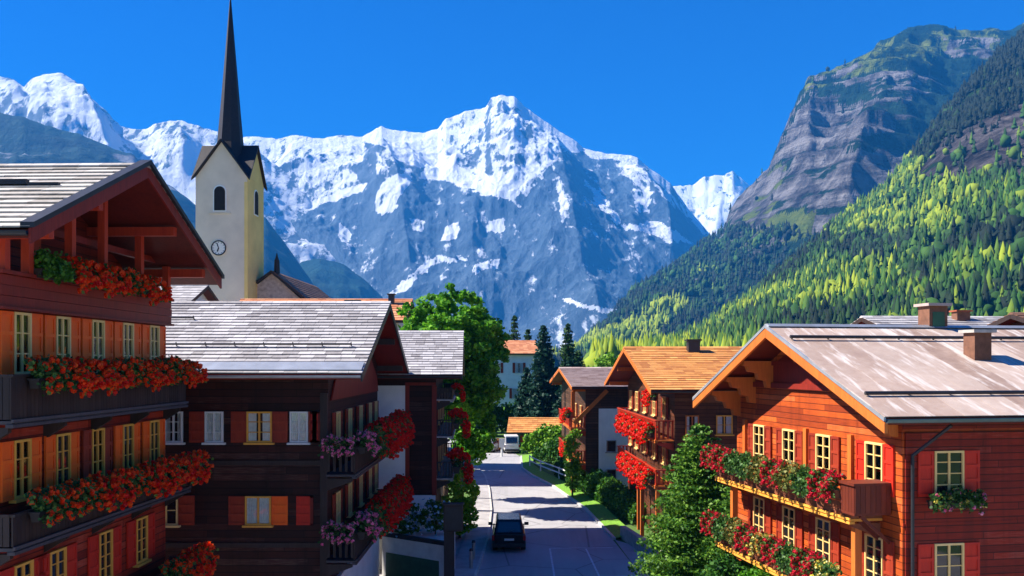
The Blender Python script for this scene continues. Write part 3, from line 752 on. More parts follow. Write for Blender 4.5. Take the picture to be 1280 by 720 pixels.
def forest(name, label, G, n, hmin, hmax, keep, seed, tone_f, blob_share=.22, tiers=3, rseed=3):
    X, Y, Z, P, Q = G; g = np.random.default_rng(rseed)
    nr, nc = X.shape; vs = []; fs = []; tn = []; off = 0; cnt = 0
    ct = cone_tpl(tiers); bt = blob_tpl(); tries = 0
    A = (Y[7:, :] ** 1.0); 
    rowlist = np.arange(6, nr - 1)
    while cnt < n and tries < n * 12:
        tries += 1
        r = g.integers(6, nr - 1); c = g.integers(0, nc - 1); a, b = g.random(2)
        def L(M_): return (M_[r, c] * (1 - a) + M_[r, c + 1] * a) * (1 - b) + (M_[r + 1, c] * (1 - a) + M_[r + 1, c + 1] * a) * b
        x, y, z, p, q = L(X), L(Y), L(Z), L(P), L(Q)
        if g.random() > keep(p, q, x, y, z): continue
        bl = g.random() < blob_share
        tv, tf = bt if bl else ct
        h = (hmin + (hmax - hmin) * g.random() ** 2) * (.7 if bl else 1); w = h * (g.uniform(.7, 1.0) if bl else g.uniform(.6, 1.0)); th = g.uniform(0, 6.28)
        v = tv * np.array([w, w, h]); v = v * (1 + g.normal(0, .07, v.shape)); ca, sa = math.cos(th), math.sin(th)
        v = np.stack([v[:, 0] * ca - v[:, 1] * sa + x, v[:, 0] * sa + v[:, 1] * ca + y, v[:, 2] + z - h * .06], 1)
        vs.append(v); fs.append(tf + off); off += len(v); tn.append(np.full(len(v), np.clip(tone_f(p, q, x, y, z) + g.normal(0, .13) + (.06 if bl else 0), 0, 1))); cnt += 1
    v = np.concatenate(vs); f = np.concatenate(fs).astype(np.int32); tn = np.concatenate(tn).astype(np.float32)
    me = bpy.data.meshes.new(name); me.vertices.add(len(v)); me.vertices.foreach_set('co', v.ravel()); me.loops.add(f.size); me.loops.foreach_set('vertex_index', f.ravel())
    me.polygons.add(len(f)); me.polygons.foreach_set('loop_start', np.arange(0, f.size, 3, dtype=np.int32)); me.polygons.foreach_set('loop_total', np.full(len(f), 3, dtype=np.int32))
    me.update(calc_edges=True); a_ = me.attributes.new('tone', 'FLOAT', 'POINT'); a_.data.foreach_set('value', tn); me.materials.append(M['forest_leaf'])
    o = bpy.data.objects.new(name, me); col.objects.link(o); tag(o, label, 'forest', None, 'stuff'); print(name, cnt, len(f)); return o
def nz(x, y, s, o=0): return mn.fractal(Vector((x / s, y / s, o)), .8, 2.0, 3)
rock_poly = [(1155, 203), (1183, 172), (1290, 125), (1800, 60), (1800, 250), (1290, 222), (1222, 229), (1183, 232), (1144, 252), (1118, 285), (1122, 255)]
def inpoly(p, q, poly): return poly_mask(np.array([p]), np.array([q]), poly)[0] > 0
def keep1(p, q, x, y, z):
    if p > 1420: return .12
    if inpoly(p, q, rock_poly): return .05 if q < 228 else .3
    up = q < 455 - (p - 850) * .78
    return np.clip(.75 + nz(x, y, 90) * 1.5 + nz(x, y, 22, 4) * .8, .03, 1)
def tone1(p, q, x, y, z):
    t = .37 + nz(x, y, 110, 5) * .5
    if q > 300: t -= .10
    if p > 1140 and q < 200 - (p - 1140) * .45 + 10: t = -.1  # shadow below the ridge painted in as near-black trees
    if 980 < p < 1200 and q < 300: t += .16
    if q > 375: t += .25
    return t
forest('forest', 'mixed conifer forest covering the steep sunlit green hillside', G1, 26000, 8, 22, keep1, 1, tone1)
def keep2(p, q, x, y, z):
    if p > 1300 or p < 660: return .1
    if q < 285: return .004
    return np.clip(.6 + nz(x, y, 160) * 1.2, .05, 1)
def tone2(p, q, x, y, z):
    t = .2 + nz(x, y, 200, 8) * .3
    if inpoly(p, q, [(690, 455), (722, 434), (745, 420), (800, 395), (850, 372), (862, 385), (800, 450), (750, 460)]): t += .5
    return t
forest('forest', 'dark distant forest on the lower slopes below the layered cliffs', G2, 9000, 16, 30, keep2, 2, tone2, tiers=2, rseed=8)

# ------------------------------------------------------------------ ground, road
def sheet(name, pts, z, mat, kind='structure', tri=False):
    me = bpy.data.meshes.new(name); me.from_pydata([(x, y, z) for x, y in pts], [], [tuple(range(len(pts)))]); me.materials.append(M[mat])
    o = bpy.data.objects.new(name, me); col.objects.link(o); o['kind'] = kind; return o
def strip(name, Lp, Rp, z, mat, z1=None, kind='structure', thick=0, skirt=False):
    n = len(Lp); vs = [(x, y, z) for x, y in Lp] + [(x, y, z if z1 is None else z1) for x, y in Rp]; fs = [(i, n + i, n + i + 1, i + 1) for i in range(n - 1)]
    if thick:
        vs += [(x, y, -.05) for x, y in Lp] + [(x, y, -.05) for x, y in Rp]
        fs += [(i, i + 1, 2 * n + i + 1, 2 * n + i) for i in range(n - 1)] + [(n + i + 1, n + i, 3 * n + i, 3 * n + i + 1) for i in range(n - 1)] + [(0, 2 * n, 3 * n, n), (n - 1, 2 * n - 1, 4 * n - 1, 3 * n - 1)]
    me = bpy.data.meshes.new(name); me.from_pydata(vs, [], fs); me.materials.append(M[mat]); o = bpy.data.objects.new(name, me); col.objects.link(o)
    if kind: o['kind'] = kind
    return o
k = NT('meadow'); k.rough(.95); n1 = k.noise(k.coord(world=True), .05, 6, .6); n2 = k.noise(k.coord(world=True), 3.0, 6, .7)
k.color(k.mix(k.ramp(n2, [(.35, 0), (.7, 1)]), k.ramp(n1, [(.35, (.03, .09, .015)), (.65, (.10, .19, .025))]), (.06, .13, .02))); k.bump(n2, .8, .08); M['meadow'] = k.m
k = NT('turf'); k.rough(.9); n2 = k.noise(k.coord(world=True), 6, 6, .7); k.color(k.ramp(n2, [(.35, (.08, .22, .012)), (.65, (.20, .40, .03))])); k.bump(n2, .9, .06); M['turf'] = k.m
k = NT('asphalt'); k.rough(.85); n1 = k.noise(k.coord((1, .35, 1), world=True), .35, 5, .6); n2 = k.noise(k.coord(world=True), 30, 4, .7); n3 = k.noise(k.coord((6, .2, 1), world=True), .5, 4)
c = k.ramp(n1, [(.3, (.31, .30, .31)), (.7, (.43, .42, .43))]); c = k.mix(k.ramp(n3, [(.45, 0), (.62, .35)]), c, (.42, .40, .42)); c = k.mix(k.ramp(n2, [(.4, .0), (.7, .25)]), c, (.09, .09, .10))
vr = k.n.new('ShaderNodeTexVoronoi'); vr.feature = 'DISTANCE_TO_EDGE'; vr.inputs['Scale'].default_value = .22; k.link(k.coord((1, 1, 1), world=True), vr.inputs['Vector'])
c = k.mix(k.ramp(vr.outputs['Distance'], [(.004, .55), (.012, 0)]), c, (.06, .06, .065)); k.color(c); k.bump(n2, .4, .01); M['asphalt'] = k.m
simple('paving', (.36, .34, .34), .85, .22, 1.3, .3); simple('kerb', (.50, .48, .44), .85, .2, 2, .3); simple('road_paint', (.62, .62, .66), .7, .25, 5)
simple('sky_none', (.5, .5, .5))
sheet('ground', [(-10400, -600), (10400, -600), (10400, 9700), (-10400, 9700)], 0.0, 'meadow')
RL = [(-1.7, -20), (-1.7, 20), (-1.65, 41.5), (-1.3, 50), (-1.35, 60), (-1.75, 70), (-2.3, 78), (-3.2, 84), (-4.2, 94), (-7, 106), (-13, 118)]
RR = [(6.2, -20), (6.2, 20), (6.1, 41.8), (5.74, 50), (5.0, 60.3), (3.3, 71.6), (1.7, 78.8), (.9, 84), (.9, 95), (-1.4, 108), (-8, 124)]
strip('road', RL, RR, .006, 'asphalt')
SL = [(-3.0, -20), (-3.0, 20), (-2.95, 41.5), (-2.7, 50), (-2.75, 60), (-3.2, 70), (-3.9, 78), (-4.8, 84), (-5.8, 94), (-8.5, 106), (-14, 119)]
strip('pavement', SL, [(x - .13, y) for x, y in RL], .12, 'paving', thick=1)
strip('kerb', [(x - .128, y) for x, y in RL], [(x, y) for x, y in RL], .125, 'kerb', thick=1)
KR = RR[3:9]
strip('kerb', KR, [(x + .16, y) for x, y in KR], .14, 'kerb', thick=1)
strip('grass_verge', [(x + .162, y) for x, y in KR], [(x + 1.25, y + .2) for x, y in KR], .12, 'turf', z1=.3)
# paved forecourts on both sides
sheet('pavement', [(6.2, -20), (30, -20), (30, 47), (7.3, 47.6), (5.85, 50), (6.1, 41.8)], .004, 'paving')
sheet('pavement', [(-60, -20), (-3.0, -20), (-2.95, 41.5), (-2.7, 50), (-2.75, 56), (-60, 56)], .003, 'paving')
def lines(segs, w=.1):
    for (x0, y0, x1, y1) in segs:
        d = Vector((x1 - x0, y1 - y0)).normalized(); nx_, ny_ = -d.y * w / 2, d.x * w / 2
        me = bpy.data.meshes.new('road_marking'); me.from_pydata([(x0 + nx_, y0 + ny_, .011), (x0 - nx_, y0 - ny_, .011), (x1 - nx_, y1 - ny_, .011), (x1 + nx_, y1 + ny_, .011)], [], [(0, 1, 2, 3)])
        me.materials.append(M['road_paint']); o = bpy.data.objects.new('road_marking', me); col.objects.link(o); o['kind'] = 'structure'
lines([(2.05, 47.7, 1.95, 36.2), (2.1, 47.7, 5.5, 47.9), (4.0, 47.6, 4.2, 36.2)], .09)
lines([(1.9, 41.2, 6.0, 41.5)], .16)
# ------------------------------------------------------------------ flower prototypes
flower_proto('orange', 1.15, ['petal_orange', 'petal_orange', 'petal_red'], 120, .42, .42, .42, psize=.07, leafn=320)
flower_proto('orange_long', 1.5, ['petal_orange', 'petal_red', 'petal_orange'], 150, .45, .5, .45, psize=.07, leafn=350)
flower_proto('orange_leafy', 1.15, ['petal_orange'], 95, .40, .38, .42, petal_share=.6, leafn=560, psize=.07)
flower_proto('green_leafy', 1.0, ['petal_orange'], 70, .35, .3, .42, petal_share=.05, leafn=800, leaf='leaf_mid')
flower_proto('red', 1.5, ['petal_red'], 170, .50, .7, .5, psize=.06)
flower_proto('red_leafy', 1.4, ['petal_red'], 110, .5, .6, .45, petal_share=.45, leafn=800)
flower_proto('pink', 1.0, ['petal_pink'], 75, .38, .3, .42, psize=.05, leafn=360)
flower_proto('red_ball', .9, ['petal_red'], 150, .48, .62, .48, psize=.065, leafn=160)
flower_proto('crimson', 1.0, ['petal_crimson'], 85, .44, .34, .46, box='planter_brown')
flower_proto('olive', 1.0, ['petal_rust'], 80, .42, .34, .46, petal_share=.25, leafn=850, leaf='leaf_olive', box='planter_brown')
flower_proto('greenery', 1.0, None, 80, .40, .34, .46, leafn=1000, leaf='leaf_flowerbox', box='planter_brown')
flower_proto('rust', 1.0, ['petal_rust', 'petal_yellow'], 85, .42, .34, .46, petal_share=.7, leafn=500, leaf='leaf_olive', box='planter_brown')
flower_proto('red_dense', 2.0, ['petal_red'], 210, .50, .55, .42, psize=.075, leafn=700)
flower_proto('windowbox', 1.5, ['petal_yellow', 'petal_pink'], 90, .28, .36, .24, petal_share=.5, leafn=900, psize=.05)
flower_proto('yellow', .8, ['petal_yellow'], 50, .3, .3, .35, petal_share=.6, box='planter_brown')

# ------------------------------------------------------------------ A: the big red chalet at the left edge
dirx = math.atan2(-.0318, 1)     # rotation about z of the facade line
H = chalet('chalet', 'large dark red chalet filling the left edge, orange shutters and three flower balconies', (-10.66, 18.1), dirx, -1, 8.3, 11.5, 12.62, 14.95, 4.15, .92, 1.3,
           wall='logs_a', roof='slab_light', trim='wood_red', soffit='wood_soffit', row=.36, wid=.7, attic_recess=(11.16, 1.25), beams=(.05, 2.1, 6.2, 8.25), barge='wood_maroon', barge_h=.3)
st = H['st']; T = H['T']
b = MB(T); # dark edge strip capping the verge
for (u0, z0_, u1, z1_) in ((-1.0, 12.65, 4.146, 15.03), (9.3, 12.65, 4.154, 15.03)):
    b = MB(T); b.prism([(u0, z0_), (u0, z0_ + .11), (u1, z1_ + .12), (u1, z1_ + .0)], -1.43, -1.15, 'acb'); b.build('verge_cap', 'metal_dark', H['roof'])
# attic gallery: parapet, posts, ceiling beam, attic window
p = MB(st)
for i in range(3): p.box(-.05, 8.35, 11.21 + i * .22, 11.42 + i * .22, .06 + .015 * (i % 2), .16 + .015 * (i % 2))
p.box(-.08, 8.38, 11.875, 11.95, .02, .24); p.box(-.07, 8.37, 11.14, 11.2, .02, .24); p.box(0, 8.3, 11.165, 11.19, -1.2, .02)
p.build('gallery_parapet', 'wood_maroon', H['root'])
for u in (.15, 1.0, 2.75, 4.3, 6.35, 8.12):
    q = MB(st); q.box(u - .09, u + .09, 11.951, H['zu'](u) - .06, .02, .2); q.build('gallery_post', 'wood_red', H['root'])
q = MB(st); q.box(1.9, 2.5, 11.96, 13.3, -.55, -.45); q.build('gallery_panel', 'wood_red', H['root'])
q = MB(st); q.box(.1, 8.2, 13.0, 13.16, -.3, -.16); q.build('tie_beam', 'wood_maroon', H['root'])
for u in (.9, 2.52, 4.15, 5.77, 7.4):
    window(H['root'], st, u, 9.78, .62, 1.33, 2, 3, 'frame_cream', 'shutter_orange', .44, True)
    window(H['root'], st, u, 7.12, .62, 1.25, 2, 3, 'wood_honey', 'shutter_orange' if u != 4.15 else 'shutter_brown', .40, u in (.9, 4.15))
for u in (.95, 2.3, 4.55, 6.6): window(H['root'], st, u, 4.45, .68, 1.25, 2, 4, 'wood_honey', 'shutter_red', .48, u == .95)
for u in (1.2, 3.4, 6.6): window(H['root'], st, u, 1.6, .8, 1.2, 2, 3, 'wood_honey', 'shutter_red', .5, True)
balcony(H, -.4, 8.35, 8.78, .62, .88, 'wood_grey', 'wood_dark', 'boards', n_br=5)
balcony(H, -.4, 8.45, 6.22, .66, .62, 'wood_grey', 'wood_dark', 'boards', n_br=5)
balcony(H, 4.4, 8.6, 3.35, .75, .7, 'wood_grey', 'wood_dark', 'boards', n_br=3)
for i in range(3):   # snow bars on the roof
    pass
s = MB(T); zz = lambda u: H['z_eave'] + (u + .92) * H['sl']
s.box(2.05, 2.2, .55, 11, zz(2.1) + .12, zz(2.1) + .24); s.build('snow_guard', 'metal_dark', H['roof'])
s = MB(T); s.box(2.05, 2.16, -.2, .5, zz(2.1) + .1, zz(2.1) + .16); s.build('snow_guard', 'metal_dark', H['roof'])
g = 'geranium boxes on the red chalet balconies'
row_flowers(H, ['green_leafy', 'orange', 'orange', 'orange_leafy', 'orange'], 1.0, 7.3, .24, 12.08, ['leafy box with hardly a flower on the attic gallery of the red chalet', 'orange geranium box beside the leafy box, red chalet attic gallery', 'orange geranium box at the middle of the red chalet attic gallery',
    'half green geranium box on the red chalet attic gallery', 'orange geranium box at the far end of the red chalet attic gallery'], g)
row_flowers(H, ['orange_leafy', 'orange', 'orange', 'orange_leafy', 'orange', 'orange_leafy', 'orange'], .1, 8.6, .80, 9.72, ['half green box starting the upper balcony flowers of the red chalet', 'full orange geraniums, second box of the upper red chalet balcony',
    'full orange geraniums, third box of the upper red chalet balcony', 'leafy orange geraniums, fourth box of the upper red chalet balcony', 'full orange geraniums, fifth box of the upper red chalet balcony',
    'leafy orange geraniums, sixth box of the upper red chalet balcony', 'orange geranium box at the far corner of the upper red chalet balcony'], g)
row_flowers(H, ['orange_leafy', 'orange_leafy', 'orange_long', 'orange_leafy', 'orange_long', 'orange', 'orange_long'], .0, 8.6, .84, 6.92, ['half green geraniums nearest the camera on the middle red chalet balcony', 'half green geraniums, second box on the middle balcony of the red chalet',
    'large hanging orange geraniums, third box, middle balcony of the red chalet', 'half green geraniums, fourth box on the middle balcony of the red chalet', 'large hanging orange geraniums, fifth box on the middle balcony of the red chalet',
    'orange geraniums, sixth box on the middle balcony of the red chalet', 'large orange geraniums at the far corner, middle balcony of the red chalet'], g)
row_flowers(H, ['orange_leafy', 'orange_long'], 6.0, 8.9, .95, 4.05, ['half green geranium box on the lowest balcony of the red chalet', 'orange geranium box at the far corner of the lowest red chalet balcony'], g)

# ------------------------------------------------------------------ B: dark brown chalet
H = chalet('chalet', 'dark brown timber chalet with grey stone slab roof and white curtained windows', (-6.27, 30), 0, -1, 11.0, 12.5, 9.66, 12.42, 5.65, 1.05, 1.3,
           wall='logs_b', roof='slab_grey', trim='wood_dark', soffit='wood_maroon', row=.33, wid=.5, beams=(.1, 2.9, 8.2, 10.9), gutter='metal_snow', barge='metal_dark')
st, nr, T = H['st'], H['nr'], H['T']; rt = H['root']
for a, sh, hf in ((5.25, None, None), (3.87, 'shutter_brown', 1), (2.33, 'shutter_brown', None), (.98, 'shutter_brown', -1)):
    window(rt, nr, a, 7.33, .62 if a != 2.33 else .86, 1.05, 2, 3, 'frame_white' if a != 2.33 else 'wood_honey', sh, .52, True, True, hf)
window(rt, nr, .28, 7.33, .01, 1.05, 1, 1, 'wood_maroon', 'shutter_red', .3, False, False, 1)
window(rt, nr, 2.37, 4.52, .88, .98, 2, 1, 'wood_honey', ('shutter_orange', 'shutter_brown'), .55, True, True)
window(rt, nr, 5.5, 4.52, .8, 1.0, 2, 2, 'frame_cream', 'shutter_brown', .55, False, True, -1)
window(rt, nr, .55, 4.52, .01, .98, 1, 1, 'wood_maroon', 'shutter_red', .5, False, False, 1)
window(rt, nr, 2.4, 1.7, .88, .98, 2, 2, 'wood_honey', 'shutter_brown', .55, True, True)
pl = MB(nr); pl.box(-.0, .24, 1.9, 9.0, .0, .16); pl.build('corner_post', 'wood_dark', rt)
pl = MB(nr)
for z in (6.55, 3.75): pl.box(.25, 12.4, z, z + .16, .0, .05)
pl.build('floor_beam', 'wood_dark', rt)
for u in (1.4, 3.7, 6.1, 8.5, 10.1):
    window(rt, st, u, 7.0, .72, 1.3, 2, 3, 'frame_cream', 'shutter_brown', .42, True)
    window(rt, st, u, 4.25, .72, 1.2, 2, 3, 'frame_cream', 'shutter_brown', .42, True)
pb = MB(st); pb.box(.02, 11.02, -.2, 2.35, .0, .09); pb.box(-.02, 11.04, 2.351, 2.42, .0, .13); pb.build('plaster_base', 'plaster_white', rt)
g_ = MB(st); g_.prism([(.25, 8.75), (10.75, 8.75), (10.4, 9.4), (5.65, 11.7), (.9, 9.4)], .02, .08, 'abc'); g_.build('gable_panel', 'wood_maroon', rt)
balcony(H, -.35, 10.2, 6.2, 1.0, .85, 'wood_grey', 'wood_dark', 'bars', n_br=5, slat=.2)
balcony(H, -.35, 10.2, 3.3, 1.0, .85, 'wood_grey', 'wood_dark', 'bars', n_br=5, slat=.2)
# snow rails on the near roof slope
z = lambda u: H['z_eave'] + (u + 1.05) * H['sl'] + .06
for u, v0, v1 in ((1.0, -.6, 6.6), (3.6, 5.9, 7.9)):
    s = MB(T); s.tube((u, v0, z(u) + .14), (u, v1, z(u) + .14), .035, .035, 8)
    n = int((v1 - v0) / .9)
    for i in range(n + 1): v = v0 + (v1 - v0) * i / n; s.beam((u + .12, v, z(u) + .04), (u, v, z(u) + .2), .03, .05)
    s.build('snow_guard', 'metal_dark', H['roof'])
s = MB(T); s.hexa([(-.98, -1.3, z(-.98)+.03), (-.35, -1.3, z(-.35)+.03), (-.35, 13, z(-.35)+.03), (-.98, 13, z(-.98)+.03), (-.98, -1.3, z(-.98) + .07), (-.35, -1.3, z(-.35) + .07), (-.35, 13, z(-.35) + .07), (-.98, 13, z(-.98) + .07)]); s.build('eave_flashing', 'metal_snow', H['roof'])
g = 'flower boxes on the dark brown chalet'
nm = lambda f, w: f'{f}, {w} balcony of the dark brown chalet'
for w_, zz_ in (('upper', 7.15), ('lower', 4.25)):
    row_flowers(H, ['pink', 'red_leafy', 'red', 'red', 'red', 'red'], -.3, 10.6, 1.15, zz_, [nm('pink flower box at the near end', w_), nm('leafy red geraniums next to the pink box', w_), nm('dense red geraniums third from the near end', w_),
        nm('dense red geraniums fourth from the near end', w_), nm('dense red geraniums second from the far end', w_), nm('large red geranium ball at the far end', w_)], g, sc=1.22)
    p = toworld(H, -.45, -.45, zz_); put_flowers('pink', p, math.pi, nm('pink flower box facing down the street', w_), g)

# ------------------------------------------------------------------ C: second brown house with white plaster strip
H = chalet('chalet', 'narrow brown chalet with a white plastered end behind the dark brown chalet', (-3.71, 43), R(2.6), -1, 10.5, 9, 9.45, 11.7, 5.2, 1.05, 1.25, wall='logs_b', roof='slab_grey', trim='wood_maroon', row=.36, wid=.5, beams=(.1, 5.2, 10.4), barge='metal_dark')
st, nr = H['st'], H['nr']; rt = H['root']
p = MB(nr); p.box(1.5, 8.9, -.2, 8.95, .0, .09); p.build('plaster_wall', 'plaster_white', rt)
p = MB(nr); p.box(0.02, 1.498, -.2, 3.6, .0, .07); p.build('plaster_base', 'plaster_white', rt)
p = MB(nr); p.box(0.02, 1.5, 8.96, 9.1, .0, .1); p.box(-.03, .2, 3.601, 8.95, .0, .12); p.box(1.3, 1.498, 3.601, 8.95, .0, .1); p.build('timber_frame', 'wood_maroon', rt)
for u in (1.6, 4.0, 6.5, 9): 
    window(rt, st, u, 7.0, .8, 1.3, 2, 3, 'frame_cream', 'shutter_brown', .4, True); window(rt, st, u, 4.7, .8, 1.3, 2, 3, 'frame_cream', 'shutter_brown', .4, True)
balcony(H, -.1, 10.3, 8.2, .8, .5, 'stone_pale', 'wood_dark', 'boards', n_br=4); balcony(H, -.1, 10.3, 6.4, .8, .75, 'stone_pale', 'wood_dark', 'bars', n_br=4); balcony(H, -.1, 10.3, 4.35, .8, .75, 'stone_pale', 'wood_dark', 'bars', n_br=4)
g = 'round red geraniums on the narrow brown chalet'
for zz_, nm_, sc_ in ((8.6, 'topmost', .85), (7.1, 'middle', 1.35), (5.0, 'lowest', 1.6)):
    put_flowers('red_ball', toworld(H, .35, -1.0, zz_), H['rz'] - math.pi / 2, f'{nm_} round red geranium ball on the corner of the narrow brown chalet', g, sc_, 'flower box')
# garage between the two houses
gr = empty('garage', (-6.9, 43.6, 0), 0, 'low pale flat-topped garage between the dark brown and narrow brown chalets', 'garage')
G0, G1g = (-6.0, 41.6), (-2.9, 39.4)
gm = MB(lambda x, y, zz: (x + 6.9, y - 43.6, zz)); gm.prism([(-6.1, 41.3), (-2.85, 39.0), (-2.75, 42.6), (-6.1, 42.7)], -.2, 2.0, 'abc'); gm.build('garage_wall', 'concrete', gr)
dx, dy = 3.25, -2.3; L_ = math.hypot(dx, dy); dx /= L_; dy /= L_; nx_, ny_ = dy, -dx
GT = lambda a, z, o: (-6.1 + dx * a + nx_ * o + 6.9, 41.3 + dy * a + ny_ * o - 43.6, z)
gm = MB(GT); gm.box(-.1, L_ + .1, 1.95, 2.12, -.1, .12); gm.build('coping', 'metal_dark', gr)
gm = MB(GT); gm.box(.3, L_ - .5, 0, 1.2, .01, .06); gm.build('garage_door', 'green_board', gr)
# blue-green plants on the garage
for (x, y, n_, lab, kk) in ((-4.9, 41.6, 60, 'leafy shrub with pale blue flowers on the garage top, nearer the white wall', 0), (-3.6, 41.3, 70, 'taller leafy shrub with blue flowers on the garage top beside the balcony', 1)):
    r_ = broad_tree('shrub', lab, (x, y, 2.0), [(0, 0, .7 + .2 * kk, .8, .6, .75)], n_, 40, .1, 'leaf_mid', 'shrubs on the garage', .04, .5, 'shrub', .22)
    quad_cloud('blossoms', np.stack([rng.normal(0, .5, 160), rng.normal(-.3, .35, 160), rng.normal(.85, .38, 160)], 1), .13, 'petal_blue', r_)
# dark post box
nb = empty('notice_case', (-2.55, 38.2, 0), 0, 'dark wooden case on a thick black post at the pavement edge', 'notice case')
q = MB(); q.box(-.42, .42, -.15, .15, 2.75, 3.9); q.build('case', 'wood_dark', nb, bevel=.01); q = MB(); q.box(-.46, .46, -.22, .22, 3.901, 3.96); q.build('case_roof', 'metal_dark', nb)
q = MB(); q.box(-.4, .05, -.1, .1, -.1, 2.749); q.build('post', 'wood_dark', nb, bevel=.01)
q = MB(); q.box(-.36, .36, -.165, -.151, 2.85, 3.8); q.build('case_door', 'metal_dark', nb)
for i, (x, y, l_) in enumerate(((-1.95, 44.6, 'grey bollard with dark cap standing farther along the kerb beside the black car'), (-1.98, 42.6, 'grey bollard with dark cap nearer the camera on the pavement edge'))):
    bo = empty('bollard', (x, y, .1), 0, l_, 'bollard', 'bollards on the pavement')
    q = MB(); q.tube((0, 0, 0), (0, 0, .85), .09, .075, 12); q.build('post', 'alloy', bo); q = MB(); q.tube((0, 0, .851), (0, 0, .97), .1, .06, 12); q.build('cap', 'metal_dark', bo)

# ------------------------------------------------------------------ G: big sunlit chalet on the right
rg = math.atan2(.173, 1)
H = HG = chalet('chalet', 'large orange-red chalet with carved roof brackets and two flower balconies on the right', (10.27, 23.15), rg, 1, 10.3, 15, 8.66, 11.2, 5.3, 1.15, 1.25,
           wall='logs_g', roof='sheet_pink', trim='wood_orange', soffit='wood_soffit', row=9, wid=.95, thick=.02, jit=.0, beams=(), gutter='metal_green', barge='metal_snow', barge_h=.1, ridge_cap=False)
st, nr, T = H['st'], H['nr'], H['T']; rt = H['root']
for (u0, z0_, u1, z1_) in ((-1.2, 8.54, 5.298, 11.13), (11.5, 8.54, 5.302, 11.13)):
    b = MB(T); b.prism([(u0, z0_ - .26), (u0, z0_), (u1, z1_), (u1, z1_ - .28)], -1.29, -1.2, 'acb'); b.build('bargeboard', 'wood_orange', H['roof'])
q = MB(T); q.hexa([(5.1, -1.25, 11.2), (5.5, -1.25, 11.2), (5.5, 15.6, 11.2), (5.1, 15.6, 11.2), (5.2, -1.25, 11.29), (5.4, -1.25, 11.29), (5.4, 15.6, 11.29), (5.2, 15.6, 11.29)]); q.build('ridge_cap', 'metal_snow', H['roof'])
zr = lambda u: H['z_eave'] + (u + 1.15) * H['sl'] + .06
for u in (-.05, 4.0):
    s = MB(T); s.tube((u, -1.1, zr(u) + .09), (u, 15.4, zr(u) + .09), .05, .05, 8)
    for i in range(14): s.beam((u + .12, -1 + i * 1.2, zr(u) + .0), (u, -1 + i * 1.2, zr(u) + .12), .03, .05)
    s.build('snow_guard', 'metal_dark', H['roof'])
# carved brackets / purlins under the gable
for i, u in enumerate((.3, 1.7, 3.1, 5.3, 7.4, 8.8, 10.1)):
    zb = H['zu'](u) - .02; b = MB(T); w2 = .12
    stp = [( .1, zb - 1.0), (-.25, zb - .95), (-.3, zb - .72), (-.55, zb - .68), (-.62, zb - .45), (-.9, zb - .40), (-.98, zb - .22), (-1.12, zb - .2), (-1.12, zb - .04), (.1, zb - .04)]
    b.prism(stp, u - w2, u + w2, 'bca'); b.build('carved_bracket', 'wood_orange', rt)
q = MB(st); q.box(.6, 10.0, 9.18, 9.36, .02, .12); q.box(3.2, 7.4, 9.95, 10.1, .02, .1); q.build('gable_beam', 'wood_maroon', rt)
q = MB(st); q.prism([(1.7, 9.361), (8.9, 9.361), (7.4, 9.949), (5.3, 10.7), (3.2, 9.949)], .0, .03, 'abc'); q.build('gable_panel', 'wood_maroon', rt)
for u in (1.2, 3.9, 6.1, 8.3): 
    window(rt, st, u, 6.45, .85, 1.38, 2, 4, 'frame_cream', 'shutter_red' if u < 2 else 'shutter_brown', .45, True)
    window(rt, st, u, 3.9, .85, 1.35, 2, 4, 'frame_cream', 'shutter_brown', .45, False)
for u in (2.4, 5.0, 9.5):
    q = MB(st); q.box(u - .1, u + .1, 6.05, 7.95, 0, .1); q.build('wall_post', 'wood_orange', rt)
for u in (1.1, 9.1):
    q = MB(st); q.box(u - .1, u + .1, 3.6, 5.65, .55, .75); q.build('balcony_post', 'wood_orange', rt)
balcony(H, .9, 10.0, 5.72, .95, .62, 'wood_honey', 'planter_brown', 'parapet', n_br=5)
balcony(H, .9, 10.0, 3.3, .95, .62, 'wood_honey', 'planter_brown', 'parapet', n_br=5)
q = MB(st); q.box(.45, 1.12, 5.95, 6.02, .04, 1.1); q.box(.38, 1.18, 6.751, 6.82, .03, 1.16)
for i in range(7): q.box(.42, .46, 6.021, 6.75, .05 + i * .15, .19 + i * .15)
for i in range(5): q.box(.47 + i * .14, .6 + i * .14, 6.021, 6.75, 1.06, 1.1)
q.beam((.5, 5.2, .06), (.5, 5.94, .9), .09, .09); q.beam((1.0, 5.2, .06), (1.0, 5.94, .9), .09, .09); q.build('balcony_end', 'wood_cupboard', rt)
for a, zz_, cu in ((1.32, 6.5, False), (1.32, 4.05, False), (1.32, 1.5, True), (6.2, 6.5, True), (6.2, 4.05, False)): window(rt, nr, a, zz_, .86, 1.2, 2, 4, 'frame_cream', 'shutter_red', .46, cu)
q = MB(nr)
for zz_ in (8.28, 5.68, 3.1): q.box(-.0, 15, zz_, zz_ + .13, 0, .04)
q.build('floor_beam', 'logs_g_shade', rt)
q = MB(nr); q.box(.22, 14.98, -.2, 8.2, .002, .03); q.box(.06, .219, -.2, 8.2, .002, .06); q.build('side_shade_panel', 'logs_g_shade', rt)  # added skin whose darker red paints shade onto the camera-side wall
q = MB(nr); q.tube((.2, .4, .14), (.2, 7.6, .14), .045, .045, 8); q.tube((.2, 7.6, .14), (.7, 8.45, 1.0), .045, .045, 8); q.build('downpipe', 'metal_dark', rt)
put_flowers('windowbox', toworld(H, -.3, 1.35, 6.42), H['rz'] + math.pi, 'window box of small yellow and white flowers under the upper right window', 'window boxes')
chimney(H, 2.65, 4.25, .56, .5, .85, 'stone_brown', 'stone_pale'); chimney(H, 5.45, 4.75, .66, .6, .85, 'stone_brown', 'tile_pink', 'green_board')
g = 'flower boxes on the orange chalet'
